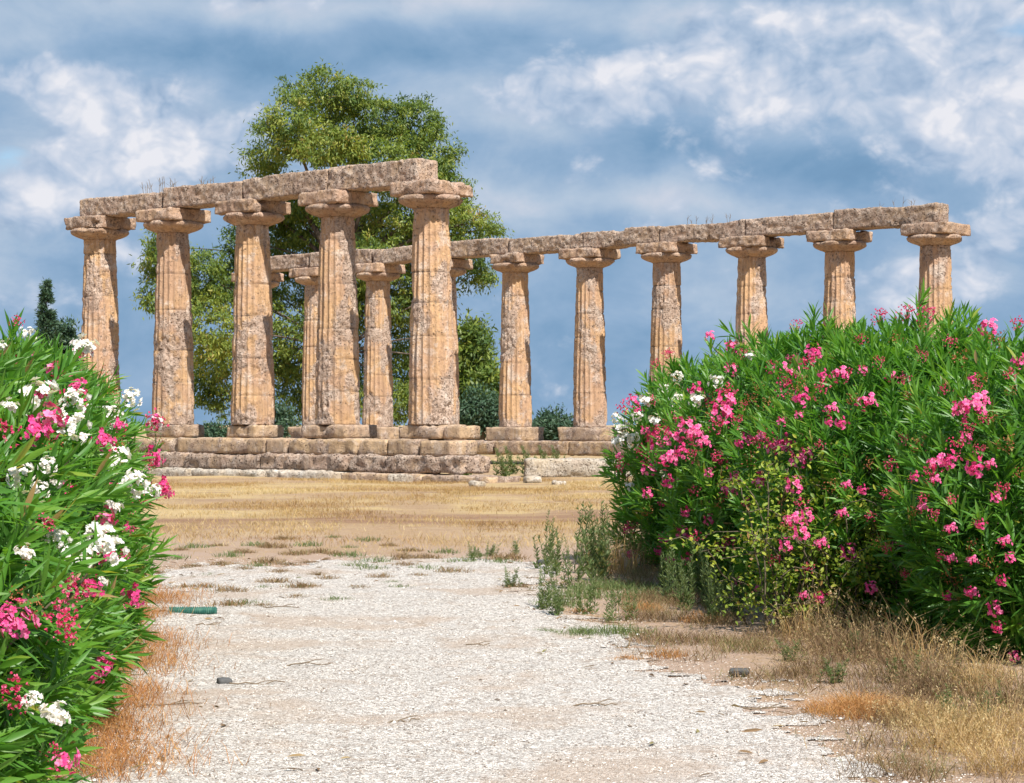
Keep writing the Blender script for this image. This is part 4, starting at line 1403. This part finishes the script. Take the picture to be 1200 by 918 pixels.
P = scatter(330000, -13, 9, 22.5, 46, field_density, rg)
n = len(P)
V, Fs, T = blades(P, rg.uniform(0.025, 0.085, n) * (1 + 0.5 * fbm(P * 1.3, 68, 2)), rg.uniform(0.003, 0.0075, n), rg.uniform(0.3, 2.2, n), np.clip(rg.normal(0.55, 0.2, n) + 0.38 * fbm(P * 0.5, 66, 4), 0, 1), rg)
tag(link('dry_grass', mesh_np('dry_grass', V, Fs, M_STRAW, False, {'tint': T})), 'short straw coloured grass covering the field before the steps', 'grass', None, 'stuff')

LEDGE = poly_px([(70, 940), (100, 880), (128, 800), (158, 730), (168, 690)])


def edge_density(P):
    d = np.full(len(P), 9.0)
    for k in range(len(LEDGE) - 1):
        a, b_ = LEDGE[k], LEDGE[k + 1]
        ab = b_ - a
        t_ = np.clip(((P - a) @ ab) / (ab @ ab), 0, 1)
        d = np.minimum(d, np.linalg.norm(P - a - t_[:, None] * ab, axis=1))
    q = np.concatenate([P * 1.6, np.zeros((len(P), 1))], 1)
    return np.exp(-(d / 0.34) ** 2) * sstep(fbm(q, 61, 3), -0.6, 0.3)


P = scatter(150000, -4.6, -1.0, 9.0, 20.5, edge_density, rg)
n = len(P)
V, Fs, T = blades(P, rg.uniform(0.04, 0.17, n), rg.uniform(0.002, 0.0045, n), rg.uniform(0.5, 2.0, n), np.clip(rg.normal(0.5, 0.28, n), 0, 1), rg)
tag(link('rust_grass', mesh_np('rust_grass', V, Fs, M_RUST, False, {'tint': T})), 'rust coloured dry grass along the foot of the left hedge', 'grass', None, 'stuff')

REDGE = poly_px([(735, 655), (790, 690), (860, 735), (930, 760), (1000, 775), (1080, 800), (1150, 840), (1210, 880), (1260, 930)])
RVERGE = poly_px([(735, 745), (800, 780), (890, 800), (960, 845), (1010, 890), (1060, 935)])


def verge_density(P):
    poly = np.concatenate([REDGE, RVERGE[::-1]])
    s = sd_poly(P, poly)
    q = np.concatenate([P * 1.8, np.zeros((len(P), 1))], 1)
    return sstep(s, -0.35, 0.25) * sstep(fbm(q, 62, 4), -0.25, 0.7)


P = scatter(170000, 0.5, 4.8, 9.5, 22, verge_density, rg)
n = len(P)
V, Fs, T = blades(P, rg.uniform(0.03, 0.15, n), rg.uniform(0.002, 0.0045, n), rg.uniform(0.4, 2.2, n), np.clip(rg.normal(0.5, 0.3, n) + 0.45 * fbm(P * 1.4, 67, 3), 0, 1), rg)
tag(link('verge_grass', mesh_np('verge_grass', V, Fs, M_BROWN, False, {'tint': T})), 'tangled dry grass on the verge below the right hedge', 'grass', None, 'stuff')


def tuft_mesh(name, n, rad_, h, w, lean, mat, seed, t0=0.5, seedheads=False):
    rg = np.random.default_rng(seed)
    r = rad_ * rg.random(n) ** 0.6
    th = rg.uniform(0, 6.28, n)
    P = np.stack([r * np.cos(th), r * np.sin(th), np.full(n, -0.01)], 1)
    hh = h * rg.uniform(0.35, 1, n) * (1 - 0.45 * r / rad_)
    V, Fs, T = blades(P, hh, w * rg.uniform(0.7, 1.2, n), lean * rg.uniform(0.2, 1.2, n), np.clip(rg.normal(t0, 0.22, n), 0, 1), rg)
    if seedheads:
        tips = V.reshape(-1, 5, 3)[:, 4][rg.random(n) < 0.35]
        m_ = len(tips)
        nn = 5
        q = np.repeat(tips, nn, 0) + rg.normal(0, 0.008, (m_ * nn, 3)) - np.array([0, 0, 1]) * rg.uniform(0, 0.05, (m_ * nn, 1))
        V2, F2, T2 = leaves4(q, rg.normal(0, 0.5, q.shape) + np.array([0, 0, 0.6]), rg.normal(0, 1, q.shape), np.full(len(q), 0.022), np.full(len(q), 0.006), np.clip(rg.normal(0.8, 0.15, len(q)), 0, 1))
        Fs = [Fs[0], Fs[1], F2 + len(V)]
        V = np.concatenate([V, V2]); T = np.concatenate([T, T2])
    return mesh_np(name, V, Fs, mat, False, {'tint': T})


def place(name, me, px, py, lab, cat, group=None, scale=1.0, rz=None):
    x, y, z = on_ground(px, py)
    o = link(name, me, None, (x, y, z), random.uniform(0, 6.28) if rz is None else rz)
    o.scale = (scale, scale, scale * random.uniform(0.85, 1.15))
    return tag(o, lab, cat, group, 'thing')


# small dry tufts dotted over the far edge of the path
TUFT = [tuft_mesh('dry_tuft', 260, 0.11, 0.085, 0.004, 1.6, M_BROWN, 900 + k, 0.6) for k in range(3)] + [tuft_mesh('dry_tuft', 130, 0.10, 0.08, 0.004, 1.1, M_WEED, 905, 0.5)]
spots = [(285, 648), (410, 642), (340, 662), (300, 664), (260, 662), (385, 680), (352, 690), (460, 684), (490, 676), (530, 672), (240, 690), (210, 645), (375, 648), (475, 664), (322, 684), (290, 710), (270, 712), (310, 712), (255, 640), (300, 640), (320, 642), (345, 650), (360, 640), (268, 652), (315, 660), (330, 672), (362, 660), (372, 675), (395, 650), (408, 652), (415, 665), (432, 668), (445, 678), (420, 690), (470, 690), (345, 702),
         (395, 705), (500, 655), (470, 655), (540, 660), (560, 652), (205, 655), (225, 665), (245, 675), (190, 672), (230, 642), (285, 668), (455, 640), (480, 646), (310, 690), (520, 648), (588, 660), (605, 690), (595, 655),
         (215, 690), (270, 695), (360, 690), (440, 660), (500, 668), (335, 632), (390, 630), (430, 634)]
for k, (px, py) in enumerate(spots):
    green = (px + py) % 4 == 0
    place('dry_tuft', TUFT[3] if green else TUFT[k % 3], px, py, 'small flat dry weed tuft dotting the far edge of the gravel path', 'weed tuft', 'dry tufts along the far edge of the path', random.uniform(1.0, 2.1))


# upright green weeds
def stalk_weed(seed, h, nst, spread=0.12, mat=M_WEED):
    rg = np.random.default_rng(seed)
    paths, rad, LP, LD, LL = [], [], [], [], []
    for k in range(nst):
        hh = h * rg.uniform(0.55, 1)
        lean = rg.normal(0, 0.13, 2) * hh
        b0 = np.append(rg.normal(0, spread * 0.35, 2), -0.02)
        s = np.linspace(0, 1, 9)[:, None]
        P = b0 + np.concatenate([lean[None] * s ** 1.5, s * hh], 1)
        paths.append(P)
        rad.append(np.linspace(0.0045, 0.002, 9))
        for q in range(55):
            u = rg.random() ** 0.85
            f = u * 7.9
            i0 = int(f)
            LP.append(P[i0] + (P[i0 + 1] - P[i0]) * (f - i0))
            th = rg.uniform(0, 6.28)
            LD.append([math.cos(th), math.sin(th), rg.uniform(0.5, 1.6)])
            LL.append(0.095 * (1.1 - 0.7 * u))
    V, Fq = tubes(paths, rad, 4)
    LP, LD, LL = np.array(LP), np.array(LD), np.array(LL)
    V2, F2, T2 = leaves4(LP, LD, rg.normal(0, 1, LP.shape), LL, LL * 0.17 + 0.003, np.clip(rg.normal(0.5, 0.2, len(LP)), 0, 1))
    me = mesh_np('leaves', V2, F2, mat, False, {'tint': T2})
    ms = mesh_np('stems', V, Fq, mat, False, {'tint': np.full(len(V), 0.55)})
    return ms, me


WEED = [stalk_weed(30 + k, 0.78, 4 + 2 * k, 0.2) for k in range(3)]


def weed(px, py, hpx, lab, group='upright green weeds at the left end of the right hedge', v=None):
    x, y, z = on_ground(px, py)
    e = empty('green_weed', (x, y, z), random.uniform(0, 6.28))
    k = hpx / F * y / 0.78
    e.scale = (max(k, 0.6), max(k, 0.6), k)
    tag(e, lab, 'weed', group, 'thing')
    ms, me = WEED[random.randrange(3) if v is None else v]
    link('stems', ms, e)
    link('leaves', me, e)


weed(643, 668, 76, 'tall thin green weed, leftmost beside the path edge', v=1)
weed(652, 674, 72, 'thin green weed right beside the leftmost tall one')
weed(690, 672, 95, 'tall thin green weed with several stalks left of the hedge', v=2)
weed(698, 680, 110, 'tallest green weed against the end of the right hedge', v=2)
weed(708, 668, 84, 'tall green weed touching the hedge end', v=1)
weed(668, 690, 66, 'middle sized green weed in the grassy patch')
weed(640, 715, 62, 'bushy green weed standing on the white gravel', v=2)
weed(655, 722, 58, 'bushy green weed right of the one on the gravel', v=2)
weed(690, 720, 60, 'thin green weed in the middle of the grassy patch')
weed(718, 728, 58, 'thin single green weed on gravel, left of its twin', v=0)
weed(731, 728, 62, 'thin single green weed on gravel, right of its twin', v=0)
weed(600, 690, 30, 'small green weed alone on the white gravel')
for px, py, h in ((556, 655, 22), (565, 658, 26), (605, 650, 24), (575, 652, 18)):
    weed(px, py, h, 'small green weed growing at the field edge of the path', 'small weeds between path and field')
for px, py, h in ((775, 690, 60), (788, 700, 80), (800, 705, 86), (815, 708, 80), (828, 715, 88), (840, 720, 78), (852, 726, 70), (865, 722, 66), (805, 715, 66), (835, 728, 62), (848, 712, 80), (820, 700, 84)):
    weed(px, py, h, 'slender grey green weed crowding the dark foot of the right hedge', 'grey green weeds under the right hedge')
GT = [tuft_mesh('grass_tuft', 420, 0.26, 0.16, 0.005, 0.9, M_WEED, 920 + k, 0.55) for k in range(2)]
for px, py, s, lab in ((655, 710, 1.0, 'green grass tuft among weeds left of the hedge, nearest the gravel'), (680, 700, 1.3, 'wide green grass tuft under the tallest weeds'), (700, 690, 1.2, 'green grass tuft close to the hedge end'),
                       (740, 690, 1.1, 'green grass tuft in the shade of the hedge end'), (685, 745, 0.9, 'low green tuft on white gravel, left of a wider one'), (725, 744, 1.1, 'low wide green tuft below the twin weeds'), (640, 742, 0.5, 'tiny sparse tuft on white gravel'),
                       (755, 700, 1.2, 'green grass tuft hard against the hedge foot')):
    place('grass_tuft', GT[int(px) % 2], px, py, lab, 'grass tuft', 'green grass tufts beside the right hedge', s)
for px, py, lab in ((620, 556, 'green weeds growing between reddish block and long pale block'), (600, 545, 'green weeds at the right end of the steps'), (545, 560, 'green weeds against the pinkish foundation block'),
                    (640, 548, 'grassy weeds before the far stylobate'), (590, 561, 'short green weeds at the foot of the reddish block'), (655, 545, 'grassy weeds behind the long pale block'),
                    (450, 552, 'green weeds on the slab below the front end column')):
    x, y, z = on_ground(px, max(py, 556))
    e = empty('green_weed', (x, y, z))
    e.scale = (1.6, 1.2, 1.0)
    tag(e, lab, 'weed', 'green weeds among the ruin blocks', 'thing')
    link('stems', WEED[2][0], e)
    link('leaves', WEED[2][1], e)

# dry clumps at the lower right
D_OR = tuft_mesh('dry_grass_clump', 1700, 0.30, 0.24, 0.0028, 2.2, M_RUST, 940, 0.75)
D_ST = tuft_mesh('dry_grass_clump', 520, 0.30, 0.42, 0.0035, 1.7, M_STRAW, 941, 0.42, True)
D_BR = tuft_mesh('dry_grass_clump', 520, 0.28, 0.40, 0.0035, 1.6, M_BROWN, 942, 0.4, True)
place('dry_grass_clump', D_OR, 1005, 838, 'orange mat of fine dry grass on the gravel edge at lower right', 'dry grass', None, 1.0)
G = 'dry grass clumps at lower right'
for px, py, me, s, lab in ((1085, 850, D_ST, 0.75, 'straw clump right of the orange grass mat'), (1120, 880, D_ST, 0.85, 'big straw clump arching at the bottom right'), (1165, 865, D_ST, 0.85, 'tall straw clump at the right border'),
                           (1190, 905, D_ST, 0.8, 'straw clump in the bottom right corner'), (1150, 800, D_ST, 0.8, 'straw clump under the nearest right oleander'), (1060, 795, D_BR, 1.0, 'brown dry clump under the broad leaved oleander'),
                           (1010, 775, D_BR, 1.1, 'brown dry clump right of the bramble foot'), (975, 765, D_BR, 1.1, 'brown dry clump at the foot of the bramble'), (1100, 815, D_BR, 1.0, 'brown dry clump behind the straw clumps'),
                           (1195, 830, D_BR, 1.1, 'brown dry clump at the right border below the hedge'), (950, 790, D_BR, 0.8, 'brown dry clump left of the orange grass mat'), (935, 745, D_BR, 0.8, 'brown dry clump in the shade left of the bramble')):
    place('dry_grass_clump', me, px, py, lab, 'dry grass', G, s)
D_SM = tuft_mesh('dry_grass_clump', 300, 0.16, 0.12, 0.004, 1.2, M_RUST, 945, 0.7)
for px, py, s, lab in ((780, 770, 1.0, 'small rusty clump on gravel below the hedge weeds'), (735, 775, 0.7, 'tiny rusty clump nearest the white gravel'), (755, 715, 1.1, 'rusty clump between green tufts and hedge'), (825, 728, 1.3, 'rusty mat in front of the grey green weeds'),
                       (680, 718, 0.7, 'tiny rusty clump within the green weeds'), (345, 552, 2.6, 'rust coloured dry weed against the steps below the middle column')):
    place('dry_grass_clump', D_SM, px, py, lab, 'dry grass', 'small rusty grass clumps', s)

D_TALL = [tuft_mesh('dry_grass_clump', 110, 0.22, 0.62, 0.005, 0.8, M_STRAW, 950, 0.35, True), tuft_mesh('dry_grass_clump', 120, 0.24, 0.6, 0.005, 0.9, M_BROWN, 951, 0.7, True)]
for k, (px, py, lab) in enumerate(((950, 752, 'tall dry stalks at the left foot of the bramble'), (985, 758, 'tall dry stalks below the middle of the bramble'), (1015, 762, 'tall dry stalks at the right foot of the bramble'), (1050, 775, 'tall dry stalks in the gap right of the bramble'),
                                   (1085, 785, 'tall dry stalks before the dark foot of the right hedge'), (1120, 800, 'tall dry stalks left of the nearest right oleander'), (1155, 820, 'tall dry stalks below the nearest right oleander'), (1190, 850, 'tall dry stalks at the right border of the picture'),
                                   (725, 672, 'tall dry stalks behind the green weeds at the hedge end'), (745, 668, 'tall dry stalks hugging the shaded hedge end'), (705, 655, 'thin dry stalks on the field edge beside the hedge end'))):
    place('dry_grass_clump', D_TALL[k % 2], px, py, lab, 'dry grass', 'tall dry stalks below the right hedge', 1.0 + 0.25 * (px < 760))
for px, py, h, lab in ((1000, 770, 50, 'green weed among dry stalks below the bramble'), (1065, 800, 46, 'green weed in the brown grass right of the bramble'), (1110, 845, 50, 'green weed in the straw clumps at lower right'), (975, 800, 36, 'small green weed left of the orange grass mat'),
                       (1165, 840, 50, 'green weed in the straw near the right border'), (930, 775, 30, 'small green weed in the shade near the dark stone')):
    weed(px, py, h, lab, 'green weeds in the verge at lower right')

# ------------------------------------------------------------------ small objects on the path
m, t, b, _ = mat_new('green_plastic')
tc = t.node('ShaderNodeTexCoord').outputs['Object']
t.l.new(t.mix(t.ramp(t.noise(tc, 22, 4), 0.45, 0.7), (0.03, 0.12, 0.095), (0.085, 0.2, 0.155)), b.inputs['Base Color'])
b.inputs['Roughness'].default_value = 0.5
M_GREEN = m
x, y, z = on_ground(226, 721)
L = 56 / F * y
npts, k = 90, 20
s = np.linspace(-L / 2, L / 2, npts)
rr = 0.034 + 0.0035 * np.sign(np.sin(s * 2 * math.pi / (L / 22)))
rr[0] = rr[-1] = 0.026
V, Fq = tubes([np.stack([s, np.zeros(npts), np.zeros(npts)], 1)], [rr], k)
nv = len(V)
V = np.concatenate([V, [[-L / 2, 0, 0], [L / 2, 0, 0]]])
j = np.arange(k)
caps = np.concatenate([np.stack([np.full(k, nv), (j + 1) % k, j], 1), np.stack([np.full(k, nv + 1), (npts - 1) * k + j, (npts - 1) * k + (j + 1) % k], 1)])
o = link('ribbed_pipe', mesh_np('ribbed_pipe', V, [Fq, caps], M_GREEN, False), None, (x, y, z + 0.032), 0.03)
tag(o, 'short green ribbed plastic pipe lying on the gravel by the left hedge', 'pipe', None, 'thing')

m, t, b, _ = mat_new('dark_stone')
tc = t.node('ShaderNodeTexCoord').outputs['Object']
t.l.new(t.mix(t.noise(tc, 40, 4), (0.05, 0.055, 0.06), (0.15, 0.145, 0.14)), b.inputs['Base Color'])
for px, py, w, lab in ((263, 803, 20, 'small dark stone on the left part of the gravel path'), (866, 793, 26, 'dark grey stone at the gravel edge below the right hedge'), (636, 662, 14, 'small dark stone where the path meets the dry field')):
    x, y, z = on_ground(px, py)
    wm = w / F * y
    me = rough_block('dark_stone', (wm, wm * 0.8, wm * 0.42), px, m, wm / 16, wm * 0.2, wm * 0.035, wm * 0.3)
    o = link('dark_stone', me, None, (x, y, z), px * 0.7)
    tag(o, lab, 'stone', None, 'thing')

# twigs and fallen leaves on the gravel
rg = np.random.default_rng(99)
for k, (px, py, ln, lab) in enumerate(((330, 715, 0.3, 'thin twig on the gravel right of the green pipe'), (360, 783, 0.28, 'thin dark twig lying across the middle of the gravel'), (300, 805, 0.35, 'thin twig right of the small dark stone'),
                                       (245, 735, 0.2, 'short twig below the green pipe'), (200, 830, 0.4, 'long dry twig at the left edge of the gravel'), (700, 830, 0.25, 'twig on the right part of the gravel'), (560, 760, 0.18, 'short twig alone on the white gravel'),
                                       (470, 850, 0.2, 'short twig nearest the bottom of the picture'), (900, 835, 0.3, 'twig at the gravel edge left of the orange grass mat'))):
    x, y, z = on_ground(px, py)
    a = rg.uniform(-0.5, 0.5)
    q = np.linspace(-0.5, 0.5, 7)[:, None]
    P = np.concatenate([q * ln * math.cos(a), q * ln * math.sin(a), np.full((7, 1), 0.022)], 1) + rg.normal(0, 0.008, (7, 3))
    side = np.stack([P[3], P[3] + np.array([0.05, 0.04, 0.012]), P[3] + np.array([0.09, 0.1, 0.01])])
    V, Fq = tubes([P, side], [np.linspace(0.005, 0.003, 7), np.array([0.003, 0.003, 0.002])], 5)
    tag(link('twig', mesh_np('twig', V, Fq, M_TWIG), None, (x, y, z)), lab, 'twig', 'twigs on the gravel path', 'thing')
n = 260
lx = rg.uniform(-4.5, 3.8, n * 4)
ly = rg.uniform(9, 23, n * 4)
sd = sd_poly(np.stack([lx, ly], 1), PATH)
w_ = np.exp(-np.abs(sd) / 0.5)
sel = rg.random(n * 4) < w_
lx, ly = lx[sel][:n], ly[sel][:n]
n = len(lx)
P = np.stack([lx, ly, gz(lx, ly) + 0.026], 1)
D = rg.normal(0, 1, (n, 3)) * np.array([1, 1, 0.15])
V, tri, quad, T = leaves8(P, D, rg.normal(0, 0.35, (n, 3)) + np.array([0, 0, 1]), rg.uniform(0.07, 0.14, n), rg.uniform(0.014, 0.024, n), rg.random(n), 0.1, 0.4)
tag(link('fallen_leaves', mesh_np('fallen_leaves', V, [tri, quad], M_BROWN, False, {'tint': T})), 'dry fallen oleander leaves littering the edges of the path', 'leaf litter', None, 'stuff')
